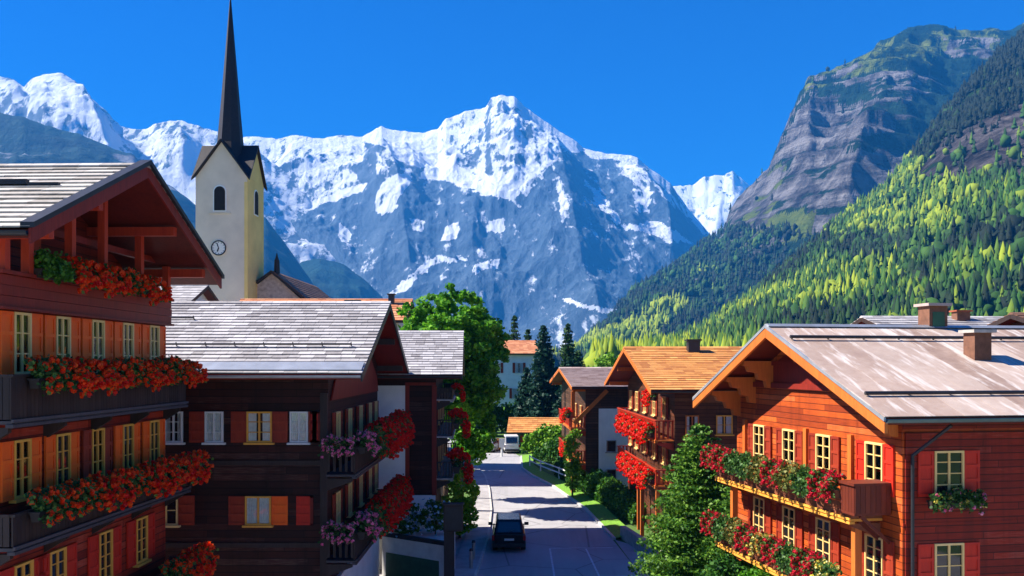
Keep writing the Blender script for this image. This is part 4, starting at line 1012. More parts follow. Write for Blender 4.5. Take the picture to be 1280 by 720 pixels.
kk = ['olive', 'crimson', 'olive', 'rust', 'greenery', 'crimson', 'olive', 'greenery', 'crimson']
ad = {'olive': 'bushy olive green', 'crimson': 'bright crimson', 'rust': 'rusty orange', 'greenery': 'plain green leafy', 'yellow': 'small yellow'}
K1 = ['crimson', 'greenery', 'olive', 'crimson', 'olive', 'greenery', 'greenery', 'crimson', 'crimson']
K2 = ['yellow', 'crimson', 'greenery', 'crimson', 'rust', 'crimson', 'olive', 'greenery', 'crimson']
for K_, w_, zz_ in ((K1, 'upper', 6.5), (K2, 'lower', 4.06)):
    row_flowers(H, K_, 1.25, 10.2, 1.1, zz_, [f'{ad[q_]} box, {ORD[i_]} from the corner, {w_} balcony of the orange chalet' for i_, q_ in enumerate(K_)], g)

# ------------------------------------------------------------------ E: orange roofed chalet
H = chalet('chalet', 'brown chalet with a plain orange roof and hanging red geraniums', (8.55, 46.2), R(1.5), 1, 15.6, 11, 8.65, 10.95, 7.9, 1.2, 1.45, wall='logs_e', roof='tile_orange', trim='wood_orange', soffit='wood_soffit', row=.45, wid=.5, thick=.02, beams=(.2, 4, 11.5, 15.4), barge='wood_orange')
st, nr = H['st'], H['nr']; rt = H['root']
window(rt, nr, 2.6, 6.3, .85, 1.0, 2, 2, 'wood_honey', None, .4, True); window(rt, nr, .9, 6.2, .7, 1.1, 2, 2, 'wood_orange', None, .4, True); window(rt, nr, 5.3, 6.3, .85, 1.0, 2, 2, 'wood_honey', None, .4, True); window(rt, nr, 2.6, 3.6, .85, 1.0, 2, 2, 'wood_honey', None, .4, True)
for u in (2.5, 5.5, 8.5, 11.5, 14): window(rt, st, u, 7.0, .9, 1.2, 2, 3, 'frame_cream', 'shutter_brown', .42, True); window(rt, st, u, 4.5, .9, 1.2, 2, 3, 'frame_cream', 'shutter_brown', .42, True)
balcony(H, .1, 14, 5.9, 1.0, 1.0, 'wood_orange', 'wood_red', 'bars', n_br=5, slat=.24); balcony(H, .1, 14, 3.5, 1.0, .8, 'wood_orange', 'wood_red', 'bars', n_br=5, slat=.24)
for u in (.3, 5): 
    q = MB(st); q.box(u - .1, u + .1, -.2, 3.4, .75, .95); q.build('balcony_post', 'wood_orange', rt)
chimney(H, 7.0, 2.6, .7, .6, .75, 'metal_dark', 'metal_dark')
g = 'red geraniums on the orange roofed chalet'
put_flowers('red_dense', toworld(H, 2.2, -.8, 8.2), H['rz'] + math.pi / 2, 'red geranium basket hanging under the gable of the orange roofed chalet', g, .95)
for w_, zz_ in (('upper', 6.35), ('lower', 3.9)):
    row_flowers(H, ['red_dense'] * 4, .3, 10.5, 1.12, zz_, [f'{a_}, {w_} balcony of the orange roofed chalet' for a_ in ('full red geraniums at the near corner', 'full red geraniums second from the near corner', 'full red geraniums third from the near corner', 'full red geraniums farthest from the camera')], g, sc=1.12)
# ------------------------------------------------------------------ F: small house with brown roof and white lower walls
H = chalet('chalet', 'small farther chalet with pale brown roof and white plastered lower wall', (5.6, 67), R(1.5), 1, 22, 7, 8.25, 9.6, 11, .9, 1.1, wall='logs_f', roof='tile_pink', trim='wood_orange', row=.5, wid=.6, beams=(.2, 11, 21.8))
st, nr = H['st'], H['nr']; rt = H['root']
p = MB(nr); p.box(1.0, 7.02, -.2, 6.6, .0, .1); p.build('plaster_wall', 'plaster_white', rt)
for zz_ in (3.3, 1.1): window(rt, lambda a, z, o: nr(a, z, o + .1), 1.95, zz_, .75, .9, 1, 1, 'stone_pale', None, .4, False)
window(rt, lambda a, z, o: nr(a, z, o + .1), 4.4, 3.3, .75, .9, 1, 1, 'stone_pale', None, .4, False)
for u in (3, 7): window(rt, st, u, 5.4, 1, 1.3, 2, 3, 'frame_cream', 'shutter_brown', .45, True)
balcony(H, -.2, 12, 5.0, 1.1, .9, 'wood_orange', 'wood_red', 'bars', n_br=4, slat=.24); balcony(H, -.2, 12, 2.4, 1.1, .9, 'wood_orange', 'wood_red', 'bars', n_br=4, slat=.24)
for zz0, zz1 in ((5.9, 7.9), (3.3, 4.9), (0, 2.3)): q = MB(st); q.box(.0, .3, zz0, zz1, .8, 1.08); q.build('balcony_post', 'wood_orange', rt)
q = MB(nr); q.beam((-.9, 5.5, .35), (1.6, 8.0, .35), .3, .16, (0, 0, 1)); q.build('brace', 'wood_orange', rt)
put_flowers('red_dense', toworld(H, .8, -1.3, 6.1), H['rz'] + math.pi / 2, 'orange-red geraniums on the upper balcony of the farther white-walled chalet', 'geraniums on the farther chalet', 1.1)
put_flowers('red_ball', toworld(H, 1.6, -1.3, 3.4), H['rz'] + math.pi / 2, 'small red geraniums on the lower balcony of the farther white-walled chalet', 'geraniums on the farther chalet', 1.1)
broad_tree('climbing_shrub', 'yellow-green climbing shrub beside the balcony of the white-walled chalet', (4.5, 65.6, 0), [(0, 0, 3.2, .55, .5, 1.9), (.1, 0, 1.6, .5, .4, 1.2)], 70, 35, .17, 'leaf_bright', None, .08, 3.5, 'shrub', .35)

# ------------------------------------------------------------------ houses behind
def plain_house(name, label, P0, rz, side, L, Dp, ze, zr_, wall, roof, wins=(), cat='house', **kw):
    H = chalet(name, label, P0, rz, side, L, Dp, ze, zr_, L / 2, .7, .7, wall=wall, roof=roof, trim='wood_dark', row=kw.pop('row', .5), wid=.6, group='houses behind the street', cat=cat, **kw)
    for (pl_, a, z, w_, h_) in wins: window(H['root'], H[pl_], a, z, w_, h_, 2, 2, 'frame_white', 'shutter_brown', .4, True)
    return H
plain_house('house', 'white walled house seen between the red chalet roof and the church tower', (-24.9, 66), R(0), -1, 8, 9, 14.3, 16.2, 'plaster_white', 'slab_grey', [('nr', 1.2, 12.6, .9, 1.2), ('nr', 3.4, 12.6, .9, 1.2), ('st', 4, 12.4, 1, 1.2)], row=.6)
H = plain_house('house', 'terracotta roofed house showing just above the dark brown chalet', (-9.6, 74), R(0), -1, 9, 14, 13.6, 15.7, 'plaster_cream', 'tile_terracotta', [('st', 4, 11, 1, 1.2)], row=.6)
chimney(H, 3.4, 1.0, .5, .5, .9, 'metal_dark', 'metal_dark'); chimney(H, 3.4, 4.4, 1.2, .5, .35, 'metal_dark', 'metal_dark')
H = plain_house('house', 'pale house with an orange hipped roof among the dark conifers', (3.6, 138), R(3), -1, 16, 8.4, 11.6, 13.8, 'plaster_white', 'tile_terracotta', [('nr', 2.5, 8.6, 1.2, 1.6), ('nr', 6, 8.6, 1.2, 1.6), ('nr', 3, 4.6, 1.2, 1.6), ('nr', 6, 4.6, 1.2, 1.6), ('st', 5, 8.6, 1.2, 1.6)], row=.8)
H = plain_house('house', 'low shed with orange roof and green wall at the end of the road', (6.2, 104), R(-4), -1, 5, 6.2, 1.9, 3.4, 'green_board', 'tile_orange', [('nr', 4.4, .7, .8, .8)], row=.5, cat='shed')
H = plain_house('house', 'brown roofed house rising behind the orange chalet at the right edge', (27.5, 42), R(6), 1, 9, 14, 11.2, 12.6, 'logs_e', 'tile_brown', [], row=.5)
H = plain_house('house', 'dark low roof behind the ridge of the orange chalet', (21.8, 49), R(4), 1, 7, 12, 11.6, 12.75, 'logs_f', 'slab_grey', [], row=.5)
chimney(H, 2.8, 5.0, .8, .6, .6, 'stone_brown', 'clay_red')
# church
ch = empty('church', (-28.2, 86, 0), R(-1.5), 'cream church tower with steep dark spire, clock and small brown nave roof', 'church')
tw = 5.0; TX0, TX1, TY0, TY1 = -2.75, 2.35, 0.0, 5.1; zt0 = PZ(221, 86); zt1 = PZ(177, 86)
q = MB(); mx_ = (TX0 + TX1) / 2; my_ = (TY0 + TY1) / 2
q.box(TX0, TX1, TY0, TY1, -.2, zt0); q.build('tower_wall', 'plaster_cream', ch)
qs = MB(); qs.box(TX1 + .001, TX1 + .03, TY0 + .03, TY1, -.2, zt0 - .01); qs.prism([(TY0 + .02, zt0), (my_, zt1 - .05), (TY1 - .02, zt0)], TX1 - .25, TX1 + .03, 'bca'); qs.build('tower_side', 'plaster_cream_lit', ch)  # right face tinted yellow as if sunlit
q = MB(); q.prism([(TX0 + .02, zt0), (mx_, zt1 - .05), (TX1 - .02, zt0)], TY0 + .002, TY1 - .002, 'acb'); q.build('tower_gable', 'plaster_cream', ch)
# cross-gable roof
rf = MB(); e = .32; dz = (zt1 - zt0) / (mx_ - TX0) * e
w_ = (TX1 - TX0) / 2 + e
for ax in (0, 1):
    for s1 in (-1, 1):
        for s2 in (-1, 1):
            ga = (mx_, my_ + s1 * w_) if ax == 0 else (mx_ + s1 * w_, my_)
            cn = (mx_ + s2 * w_, my_ + s1 * w_) if ax == 0 else (mx_ + s1 * w_, my_ + s2 * w_)
            tri = [(mx_, my_, zt1), (*ga, zt1), (*cn, zt0 - dz)]
            rf.add([(p[0], p[1], p[2] + .02) for p in tri] + [(p[0], p[1], p[2] + .24) for p in tri], [(0, 1, 2), (3, 5, 4), (0, 3, 4, 1), (1, 4, 5, 2), (2, 5, 3, 0)])
tr_ = rf.build('tower_roof', 'slate_dark', ch)
sp = MB(); zb = zt1 - 1.2; zk = 46.8; n = 8
lv = [(zb, 1.62), (zt1 + .4, 1.28), (zt1 + 3, 1.05), (zk, .06)]
vs = [(mx_ + r_ * math.cos(6.2832 * (i + .5) / n), my_ + r_ * math.sin(6.2832 * (i + .5) / n), z_) for z_, r_ in lv for i in range(n)]
sp.add(vs, [(k_ * n + i, k_ * n + (i + 1) % n, (k_ + 1) * n + (i + 1) % n, (k_ + 1) * n + i) for k_ in range(3) for i in range(n)] + [tuple(range(3 * n, 4 * n))]); spo = sp.build('spire', 'slate_dark', ch)
q = MB(); q.tube((mx_, my_, zk), (mx_, my_, zk + 1.3), .05, .03, 6); q.box(mx_ - .35, mx_ + .35, my_ - .03, my_ + .03, zk + .8, zk + .88); q.build('cross', 'metal_dark', spo)
def arch(x, z0, w_, h_, T_, dp=0.02, o0=.0):
    pts = [(x - w_ / 2, z0), (x + w_ / 2, z0)] + [(x + w_ / 2 * math.cos(math.pi * i / 10), z0 + h_ - w_ / 2 + w_ / 2 * math.sin(math.pi * i / 10)) for i in range(11)]
    m = MB(T_); m.prism(pts, o0, o0 + dp, 'abc'); return m
fT = lambda a, z, o: (a, TY0 - o, z); sT = lambda a, z, o: (TX1 + .03 + o, a, z)
wz = PZ(263, 86)
fo = arch(mx_ - .15, wz - .12, 1.32, 2.62, fT, .06).build('belfry_window', 'plaster_white', ch); arch(mx_ - .15, wz, 1.08, 2.35, fT, .03, .061).build('louvre', 'black_hole', fo)
fo = arch(my_, wz - .12, 1.3, 2.62, sT, .06).build('belfry_window', 'plaster_white', ch); arch(my_, wz, 1.05, 2.35, sT, .03, .061).build('louvre', 'black_hole', fo)
q = MB(fT); q.box(mx_ - 1.2, mx_ + .9, wz - .32, wz - .2, .0, .1); q.build('ledge', 'plaster_cream', ch)
cz = PZ(310, 86); cxx = mx_ - .25
ck = MB(fT); ck.prism([(cxx + .72 * math.cos(6.2832 * i / 28), cz + .72 * math.sin(6.2832 * i / 28)) for i in range(28)], .0, .06, 'abc'); cko = ck.build('clock_face', 'plaster_white', ch)
rg_ = MB(fT); n = 28
for i in range(n):
    a0, a1 = 6.2832 * i / n, 6.2832 * (i + 1) / n
    rg_.add([(cxx + r_ * math.cos(a), cz + r_ * math.sin(a), o_) for o_ in (.061, .1) for a in (a0, a1) for r_ in (.64, .75)], [(0, 1, 3, 2), (4, 5, 7, 6), (0, 1, 5, 4), (2, 3, 7, 6), (0, 2, 6, 4), (1, 3, 7, 5)])
rg_.build('clock_rim', 'metal_dark', cko)
for i in range(12):
    a = 6.2832 * i / 12; q = MB(fT); q.beam((cxx + .5 * math.cos(a), cz + .5 * math.sin(a), .08), (cxx + .6 * math.cos(a), cz + .6 * math.sin(a), .08), .04, .05, (0, 0, 1)); q.build('hour_mark', 'metal_dark', cko)
for a, l_, w_ in ((R(110), .52, .09), (R(250), .38, .12)):
    q = MB(fT); q.beam((cxx, cz, .085), (cxx + l_ * math.cos(a), cz + l_ * math.sin(a), .085), w_, .03, (0, 0, 1)); q.build('clock_hand', 'metal_dark', cko)
q = MB(); q.box(TX1 - .28, TX1 + .05, TY0 - .05, TY0 + .0, -.2, zt0 - .5); q.build('corner_strip', 'plaster_cream_lit', ch)
nx0, nx1, ny0, ny1 = 1.7, 9.0, 3.0, 20; nxm = 3.9; nzr = 19.4; nze = 15.6
q = MB(); q.prism([(nx0 - 3, 0), (nx0 - 3, nze - .3), (nxm, nzr - .25), (nx1 - .8, nze - .3), (nx1 - .8, 0)], ny0, ny1, 'acb'); q.build('nave_wall', 'stone_pale', ch)
q = MB(); q.prism([(nxm, nzr), (nx1, nze - .3), (nx1, nze - .55), (nxm, nzr - .25)], ny0 - .5, ny1 + .5, 'acb'); q.prism([(nxm - .001, nzr), (nx0 - 4, nze - .5), (nx0 - 4, nze - .75), (nxm - .001, nzr - .25)], ny0 - .5, ny1 + .5, 'acb'); nro = q.build('nave_roof', 'slate_dark', ch)
q = MB(); lay_slabs(MB(), 0, 1, 0, 0, 1, 1, .5, .5, .02, 0) if False else None
tt_ = MB(lambda u, v, z: (u, v, z)); lay_slabs(tt_, ny0 - .55, ny1 + .5, nx1, nze - .3, nxm, nzr, .5, .6, .03, .02); tt_.build('roof_covering', 'tile_brown', nro)
q = MB(); q.tube((nxm + .3, ny0 + .6, nzr - .2), (nxm + .3, ny0 + .6, nzr + 1.2), .32, .26, 8); q.tube((nxm + .3, ny0 + .6, nzr + 1.2), (nxm + .3, ny0 + .6, nzr + 1.9), .2, .02, 8); q.build('ridge_finial', 'slate_dark', nro)

# ------------------------------------------------------------------ trees and shrubs
broad_tree('broadleaf_tree', 'big round green tree rising behind the grey roofs left of the road', (-4.6, 59.5, 0), [(.6, 0, 11.5, 3.3, 3, 3.9), (-1.5, .4, 10.5, 2.4, 2.5, 3.0), (2.3, 0, 10.4, 1.9, 2.2, 3.4), (.5, 0, 8.4, 3.2, 2.6, 2.6)], 620, 52, .27, 'leaf_lush', None, .32, 11, clump_r=.52)
broad_tree('broadleaf_tree', 'tall slim leafy tree hanging over the pavement left of the road', (-3.9, 65, 0), [(.95, 0, 8.6, 1.55, 1.5, 3.4), (1.0, -.2, 5.3, 1.6, 1.5, 2.6), (.6, 0, 11, 1.3, 1.3, 2.4)], 420, 50, .24, 'leaf_lush', None, .2, 9, clump_r=.45)
broad_tree('shrub', 'bright yellow-green shrub below the slim tree beside the pavement', (-3.0, 50.5, 0), [(.15, 0, 2.4, .85, .8, 1.9), (.2, 0, 1.2, .8, .8, 1.1)], 110, 45, .16, 'leaf_lime', None, .08, 2, 'shrub', .35)
conifer('conifer', 'leafy young tree in front of the orange roofed chalet beside the forecourt', (7.9, 37, 0), 7.5, 3.0, 'leaf_evergreen', 2.0, .16, 'young trees by the orange chalet', z_lo=.03, taper=.62)
conifer('conifer', 'dark young tree pressed between the leafy tree and the orange chalet', (9.0, 34.5, 0), 5.9, 2.0, 'leaf_evergreen', 1.9, .15, 'young trees by the orange chalet', z_lo=.03, taper=.6)
broad_tree('shrub', 'low dark shrub at the foot of the leafy young tree', (8.0, 31.8, 0), [(0, 0, 1.6, 1.4, 1, 1.5)], 110, 45, .14, 'leaf_deep', None, .08, 1.4, 'shrub', .35)
broad_tree('shrub', 'low bright shrub under the flower balcony of the orange chalet', (8.0, 29, 0), [(0, 0, 1.9, .8, .8, 1.4)], 70, 45, .13, 'leaf_lush', None, .08, 1.4, 'shrub', .3)
cf = [(4.2, 118, 15.5, 3.4, 'leaf_blueish', 'broad dark conifer in front of the orange roofed pale house'), (2.0, 120, 9.5, 2.6, 'leaf_blueish', 'lower dark conifer left of the pale house front'), (8.4, 132, 16.3, 2.6, 'leaf_conifer', 'tall slim conifer rising above the others right of the pale house'),
      (5.8, 140, 12.5, 2.6, 'leaf_autumn', 'olive yellow conifer beside the tall slim one'), (.4, 150, 18.5, 2.8, 'leaf_conifer', 'conifer with pointed top right behind the big round tree'), (2.8, 154, 16.5, 2.9, 'leaf_conifer', 'second conifer top above the pale house roof'),
      (7.4, 112, 10.5, 3.0, 'leaf_blueish', 'dark bushy conifer left of the small brown-roofed chalet'), (10.0, 116, 8.5, 3.2, 'leaf_blueish', 'squat dark conifer behind the small brown-roofed chalet'), (-4.3, 122, 12.0, 2.1, 'leaf_blueish', 'dark conifer half hidden by the slim tree'),
      (-7, 128, 10.5, 2.7, 'leaf_conifer', 'dark conifer at the left end of the row behind the road'), (10.5, 140, 12.4, 3.0, 'leaf_conifer', 'dark conifer just left of the orange chalet roofs')]
for (x, y, h_, r_, m_, lb) in cf: conifer('conifer', lb, (x, y, 0), h_, r_, m_, 1.3, .5, 'conifers beyond the end of the road', z_lo=.02, taper=.75)
bt = [(5.6, 150, 10.3, 1.4, 'leaf_bright', 'light green treetop peeping over the pale house roof'), (13.2, 122, 10.2, 2.8, 'leaf_bright', 'bright green round tree above the small brown-roofed chalet'), (17, 124, 9.6, 2.8, 'leaf_bright', 'bright green round tree behind the orange roof ridge'), (-8.6, 84, 13.5, 3.0, 'leaf_mid', 'green tree filling the gap left of the big round tree')]
for (x, y, zc, rr_, m_, lb) in bt: broad_tree('broadleaf_tree', lb, (x, y, 0), [(0, 0, zc - rr_ * .5, rr_, rr_, rr_), (0, 0, zc * .5, rr_ * 1.1, rr_, zc * .35)], 150, 36, .36, m_, 'trees beyond the roofs', .2, zc * .7, clump_r=.7)
# hedges behind the shed / right of the road
def hedge(name, label, pts, w_, h_, mat, n, leaf=.22, group='hedges beside the road', top=None):
    x0, y0 = pts[0]; root = empty(name, (x0, y0, 0), 0, label, 'hedge', group); P_ = []
    pa = np.array(pts) - np.array(pts[0]); seg = np.linalg.norm(np.diff(pa, axis=0), axis=1); cum = np.concatenate([[0], np.cumsum(seg)])
    s = rng.uniform(0, cum[-1], n); xs = np.interp(s, cum, pa[:, 0]); ys = np.interp(s, cum, pa[:, 1])
    hh = np.interp(s, cum, h_ if isinstance(h_, (list, tuple)) else [h_] * len(pts)); bump_ = np.array([mn.noise(Vector((q * .9, x0, y0))) for q in s])
    th = rng.uniform(0, math.pi, n); rr_ = rng.uniform(.7, 1.05, n) * (1 + .25 * bump_)
    xs = xs + np.cos(th) * w_ / 2 * rr_; zz_ = .05 + (np.sin(th) ** .6) * hh * rr_ * rng.uniform(.35, 1, n) ** .35
    quad_cloud('foliage', np.stack([xs, ys + rng.normal(0, .15, n), zz_], 1), leaf, mat, root, flat=.4)
    tb = MB()
    for q in np.arange(.3, cum[-1], .8): x = float(np.interp(q, cum, pa[:, 0])); y = float(np.interp(q, cum, pa[:, 1])); tb.tube((x, y, -.1), (x + .1, y, float(np.interp(q, cum, h_ if isinstance(h_, (list, tuple)) else [h_] * len(pts))) * .7), .05, .02, 5)
    tb.build('stems', 'bark', root); return root
hedge('hedge', 'bright lime green hedge by the orange roofed shed', [(2.0, 98), (4.0, 97), (7.2, 95)], 2.0, [2.4, 3.2, 4.0], 'leaf_bright', 5200, .28)
hedge('hedge', 'dark green hedge between the lime hedge and the guard rail', [(3.2, 90), (5.5, 87), (8.5, 84)], 2.4, [1.6, 2.9, 3.6], 'leaf_deep', 6000, .24)
hedge('hedge', 'dark green shrubs behind the grass verge, farther half', [(4.7, 78), (5.6, 71), (6.4, 66)], 1.9, [1.7, 2.1, 2.2], 'leaf_deep', 6500, .2)
hedge('hedge', 'mixed green shrubs behind the grass verge, nearer half', [(6.5, 65), (7.4, 59), (8.2, 54.5)], 1.9, [2.0, 1.9, 1.5], 'leaf_mid', 7500, .17)
hedge('hedge', 'long tall dark hedge across the far end of the road', [(-9, 128), (0, 127), (12, 126)], 3, [4.6, 4.2, 4.6], 'leaf_deep', 9000, .4)
# guard rail on the verge
gp = [(1.7, 84.5), (2.6, 80), (4.0, 74.8), (4.9, 71)]
gr = empty('guard_rail', (gp[0][0], gp[0][1], 0), 0, 'white two-bar guard rail along the right edge of the road', 'guard rail')
for i, (x, y) in enumerate(gp): q = MB(); q.box(x - gp[0][0] - .06, x - gp[0][0] + .06, y - gp[0][1] - .06, y - gp[0][1] + .06, 0, 1.25); q.build('post', 'paint_white', gr)
for zz_ in (.75, 1.15):
    q = MB()
    for (a, b_) in zip(gp, gp[1:]): q.beam((a[0] - gp[0][0], a[1] - gp[0][1], zz_), (b_[0] - gp[0][0], b_[1] - gp[0][1], zz_), .05, .1)
    q.build('rail', 'paint_white', gr)
# garden wall at the forecourt, right of the road
gw = MB(); gw.box(-.13, .13, -.13, .13, -.1, 2.6); gwo = gw.build('gate_post', 'wood_orange'); gwo.location = (7.7, 53.2, 0); tag(gwo, 'tall orange wooden post at the near end of the shrubs', 'post')
sw_ = MB(); sw_.beam((0, 0, .35), (1.6, -9.5, .35), .3, .75); o = sw_.build('garden_wall', 'stone_pale'); o.location = (6.35, 50.5, 0); tag(o, 'low pale stone wall bordering the forecourt right of the road', 'wall')
# fence and post at the road end
fe = empty('fence', (-4.6, 101, 0), 0, 'reddish brown board fence at the left of the road end', 'fence')
q = MB(); 
for i in range(12): q.box(i * .3, i * .3 + .27, 0, .05, .1, 1.5)
q.build('boards', 'clay_red', fe); q = MB(); q.box(-.05, 3.7, -.06, -.001, 1.25, 1.37); q.box(-.05, 3.7, -.06, -.001, .3, .42); q.build('rails', 'wood_honey', fe)

# ------------------------------------------------------------------ vehicles
def car(name, label, pos, rz, W_, L_, Hh, body, van=False):
    """rear at y=0 facing the camera, nose towards +y"""
    root = empty(name, pos, rz, label, 'car'); w2 = W_ / 2; bl = Hh * (.56 if not van else .52)
    def ring(y, z0, zs, zt, ws, wt, inset=.08):
        return [(-ws + inset, y, z0), (-ws, y, z0 + .12), (-ws, y, (z0 + zs) / 2), (-ws + .02, y, zs), (-wt, y, zt), (0, y, zt + .02), (wt, y, zt), (ws - .02, y, zs), (ws, y, (z0 + zs) / 2), (ws, y, z0 + .12), (ws - inset, y, z0)]
    def loft(rings, nm, mat, bv=0):
        m = MB(); n = len(rings[0]); vs = [p for r_ in rings for p in r_]
        m.add(vs, [(k_ * n + i, k_ * n + (i + 1) % n, (k_ + 1) * n + (i + 1) % n, (k_ + 1) * n + i) for k_ in range(len(rings) - 1) for i in range(n)] + [tuple(range(n)), tuple(range((len(rings) - 1) * n, len(rings) * n))])
        return m.build(nm, mat, root)
    g0 = .24
    b_ = loft([ring(.0, g0 + .1, bl - .05, bl, w2 - .1, w2 - .22), ring(.12, g0, bl, bl + .04, w2 - .02, w2 - .12), ring(L_ * .5, g0, bl, bl + .05, w2, w2 - .1), ring(L_ * .72, g0, bl - .02, bl + .04, w2, w2 - .12),
               ring(L_ * .95, g0, bl - .14, bl - .08, w2 - .04, w2 - .16), ring(L_, g0 + .1, bl - .3, bl - .24, w2 - .14, w2 - .26)], 'body', body)
    md = b_.modifiers.new('bv', 'BEVEL'); md.width = .03; md.segments = 2; md.limit_method = 'ANGLE'; md.angle_limit = R(25)
    for p in b_.data.polygons: p.use_smooth = True
    md = b_.modifiers.new('wn', 'WEIGHTED_NORMAL')
    ye, ys = (.10, .30) if not van else (.04, .1); yf, yw = L_ * .60, L_ * .74
    rt_ = w2 - .24 if not van else w2 - .12; rb_ = w2 - .1
    cab = MB(); z1 = Hh - .03
    cab.hexa([(-rb_, ye, bl + .03), (rb_, ye, bl + .03), (rb_, yw, bl + .03), (-rb_, yw, bl + .03), (-rt_, ys + .12, z1), (rt_, ys + .12, z1), (rt_, yf - .15, z1), (-rt_, yf - .15, z1)])
    cb = cab.build('cabin', body, root, bevel=.04)
    def gpan(nm, pts, off):
        m = MB(); o = Vector(off); c = [Vector(p) + o for p in pts]; cc = sum(c, Vector()) / 4; m.hexa([tuple(cc + (p - cc)) for p in c] + [tuple(p + o * .6) for p in c]); return m.build(nm, 'car_glass', root)
    def lp(a, b, t): return tuple(a[i] + (b[i] - a[i]) * t for i in range(3))
    def panel(nm, A_, B_, C_, D_, mu, mv0, mv1, off):
        P = lambda s, t: lp(lp(A_, B_, s), lp(D_, C_, s), t)
        gpan(nm, [P(mu, mv0), P(1 - mu, mv0), P(1 - mu, mv1), P(mu, mv1)], off)
    A_, B_, C_, D_ = (-rb_, ye, bl + .03), (rb_, ye, bl + .03), (rt_, ys + .12, z1), (-rt_, ys + .12, z1)
    panel('rear_window', A_, B_, C_, D_, .1, .1, .82, (0, -.012, .004))
    panel('windscreen', (rb_, yw, bl + .03), (-rb_, yw, bl + .03), (-rt_, yf - .15, z1), (rt_, yf - .15, z1), .07, .08, .88, (0, .012, .006))
    for s_ in (-1, 1):
        A2, B2, C2, D2 = (s_ * rb_, ye, bl + .03), (s_ * rb_, yw, bl + .03), (s_ * rt_, yf - .15, z1), (s_ * rt_, ys + .12, z1)
        P = lambda a, t: lp(lp(A2, B2, a), lp(D2, C2, a), t)
        for a0, a1 in ((.08, .30), (.33, .60), (.63, .93)): gpan('side_window', [P(a0, .14), P(a1, .14), P(a1, .86), P(a0, .86)], (s_ * .012, 0, .003))
        for y in (L_ * .19, L_ * .81):
            wv = MB(); wv.tube((s_ * (w2 - .24), y, .34), (s_ * (w2 + .0), y, .34), .34, .34, 20); wo = wv.build('wheel', 'rubber', root)
            rv = MB(); rv.tube((s_ * (w2 + .001), y, .34), (s_ * (w2 + .015), y, .34), .21, .19, 16); rv.build('rim', 'alloy', wo)
        tl = MB(); tl.box(s_ * (w2 - .06) - .09, s_ * (w2 - .06) + .05, -.012, .1, bl - .32, bl - .05); tl.build('tail_light', 'lamp_red', root, bevel=.01)
        hl = MB(); hl.box(s_ * (w2 - .3) - .12, s_ * (w2 - .3) + .12, L_ - .12, L_ - .0, bl - .34, bl - .2); hl.build('headlight', 'paint_white', root, bevel=.01)
        mm = MB(); mm.box(s_ * (w2 + .12) - .12, s_ * (w2 + .12) + .12, L_ * .62, L_ * .62 + .1, bl + .0, bl + .17); mm.box(s_ * (w2 - .02) - .06, s_ * (w2 - .02) + .06, L_ * .62 + .02, L_ * .62 + .08, bl + .02, bl + .07); mm.build('wing_mirror', body if not van else 'metal_dark', root, bevel=.012)
    bp = MB(); bp.box(-w2 + .03, w2 - .03, -.07, .1, g0 + .06, g0 + .26); bp.build('bumper', 'rubber', root, bevel=.03)
    npl = MB(); npl.box(-.26, .26, -.03, -.012, bl - .32, bl - .21); npl.build('number_plate', 'plate', root)
    wpr = MB(); wpr.beam((-.05, ye - .005, bl + .1), (.3, ye + .03, bl + .26), .02, .02); wpr.build('wiper', 'rubber', root)
    if not van:
        for s_ in (-1, 1): rr2 = MB(); rr2.beam((s_ * (rt_ - .06), ys + .3, Hh + .03), (s_ * (rt_ - .06), yf - .3, Hh + .03), .03, .03); rr2.beam((s_ * (rt_ - .06), ys + .32, Hh - .05), (s_ * (rt_ - .06), ys + .32, Hh + .03), .03, .03, (0, 1, 0)); rr2.beam((s_ * (rt_ - .06), yf - .32, Hh - .05), (s_ * (rt_ - .06), yf - .32, Hh + .03), .03, .03, (0, 1, 0)); rr2.build('roof_rail', 'metal_dark', root)
    return root
car('parked_car', 'black off-road car seen from behind on the shaded road', (-.15, 46.6, .006), R(1), 1.78, 4.4, 1.72, 'car_black')
car('parked_car', 'small white van at the far end of the road', (.0, 98, .006), R(4), 1.75, 4.3, 2.0, 'car_white', True)
car('parked_car', 'pale car half hidden behind the white van', (-2.9, 99, .006), R(-14), 1.7, 4.1, 1.5, 'metal_snow', False)
pp = MB(); pp.tube((0, 0, 0), (0, 0, 1.9), .12, .1, 10); pp.box(-.3, .3, -.08, .08, 1.0, 1.95); o = pp.build('road_sign', 'paint_white'); o.location = (-1.1, 95, 0); tag(o, 'stubby white marker post beside the white van', 'post')
for kx, (r_, used) in _fl.items():
    if not used:
        for c_ in list(bpy.data.objects):
            if c_.parent == r_: bpy.data.objects.remove(c_)
        bpy.data.objects.remove(r_); print('unused', kx)
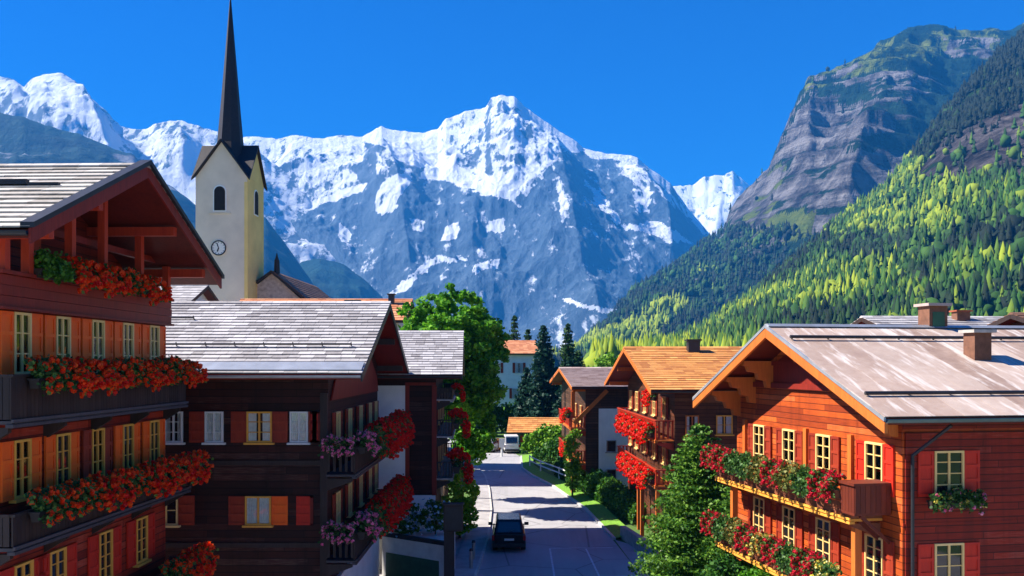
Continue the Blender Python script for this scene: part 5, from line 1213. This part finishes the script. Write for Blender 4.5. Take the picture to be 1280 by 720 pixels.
# ------------------------------------------------------------------ camera, light, sky, haze
cam = bpy.data.cameras.new('camera'); co = bpy.data.objects.new('camera', cam); col.objects.link(co)
co.location = (0, 0, CH); co.rotation_euler = (R(90), 0, 0); cam.sensor_width = 36; cam.lens = 36 * F / 1280; cam.shift_y = (HY - 360) / 1280; cam.clip_end = 60000; cam.clip_start = .3
scene.camera = co
EL, AZ = R(45), R(-84)          # azimuth from +Y, clockwise: the sun stands to the left, slightly ahead
sd = Vector((math.sin(AZ) * math.cos(EL), math.cos(AZ) * math.cos(EL), math.sin(EL)))
sl = bpy.data.lights.new('sun', 'SUN'); sl.energy = 5.0; sl.angle = R(.53); sl.color = (1, .93, .82)
so = bpy.data.objects.new('sun', sl); col.objects.link(so); so.rotation_euler = (-sd).to_track_quat('-Z', 'Y').to_euler(); so.location = sd * 100
w = bpy.data.worlds.new('World'); scene.world = w; w.use_nodes = True; nt = w.node_tree; bg = nt.nodes['Background']
sky = nt.nodes.new('ShaderNodeTexSky'); sky.sky_type = 'NISHITA'; sky.sun_disc = False; sky.sun_elevation = EL; sky.sun_rotation = AZ
sky.air_density = 1.0; sky.dust_density = 0.0; sky.ozone_density = 5.0; sky.altitude = 600
hs = nt.nodes.new('ShaderNodeHueSaturation'); hs.inputs['Saturation'].default_value = SKY_SAT; hs.inputs['Hue'].default_value = .522
nt.links.new(sky.outputs[0], hs.inputs['Color']); nt.links.new(hs.outputs[0], bg.inputs[0]); bg.inputs[1].default_value = .053
scene.view_settings.view_transform = 'Standard'; scene.view_settings.look = 'None'; scene.view_settings.exposure = EXPO; scene.view_settings.gamma = 1
# the air
if HAZE:
    hb = MB(); hb.box(-10500, 10500, -700, 9800, -1, 1980)
    k = NT('haze_air'); k.n.remove(k.b); pv = k.n.new('ShaderNodeVolumePrincipled'); pv.inputs['Color'].default_value = (.035, .34, 1, 1); pv.inputs['Density'].default_value = HAZE; pv.inputs['Anisotropy'].default_value = .0
    k.link(pv.outputs[0], k.out.inputs['Volume']); M['haze_air'] = k.m
    h = hb.build('haze', 'haze_air'); tag(h, 'thin blue haze lying over the valley', 'haze', None, 'stuff')
scene.cycles.volume_bounces = 0; scene.cycles.max_bounces = 6; scene.cycles.diffuse_bounces = 3; scene.cycles.transparent_max_bounces = 12; scene.cycles.glossy_bounces = 2
scene.cycles.use_denoising = True
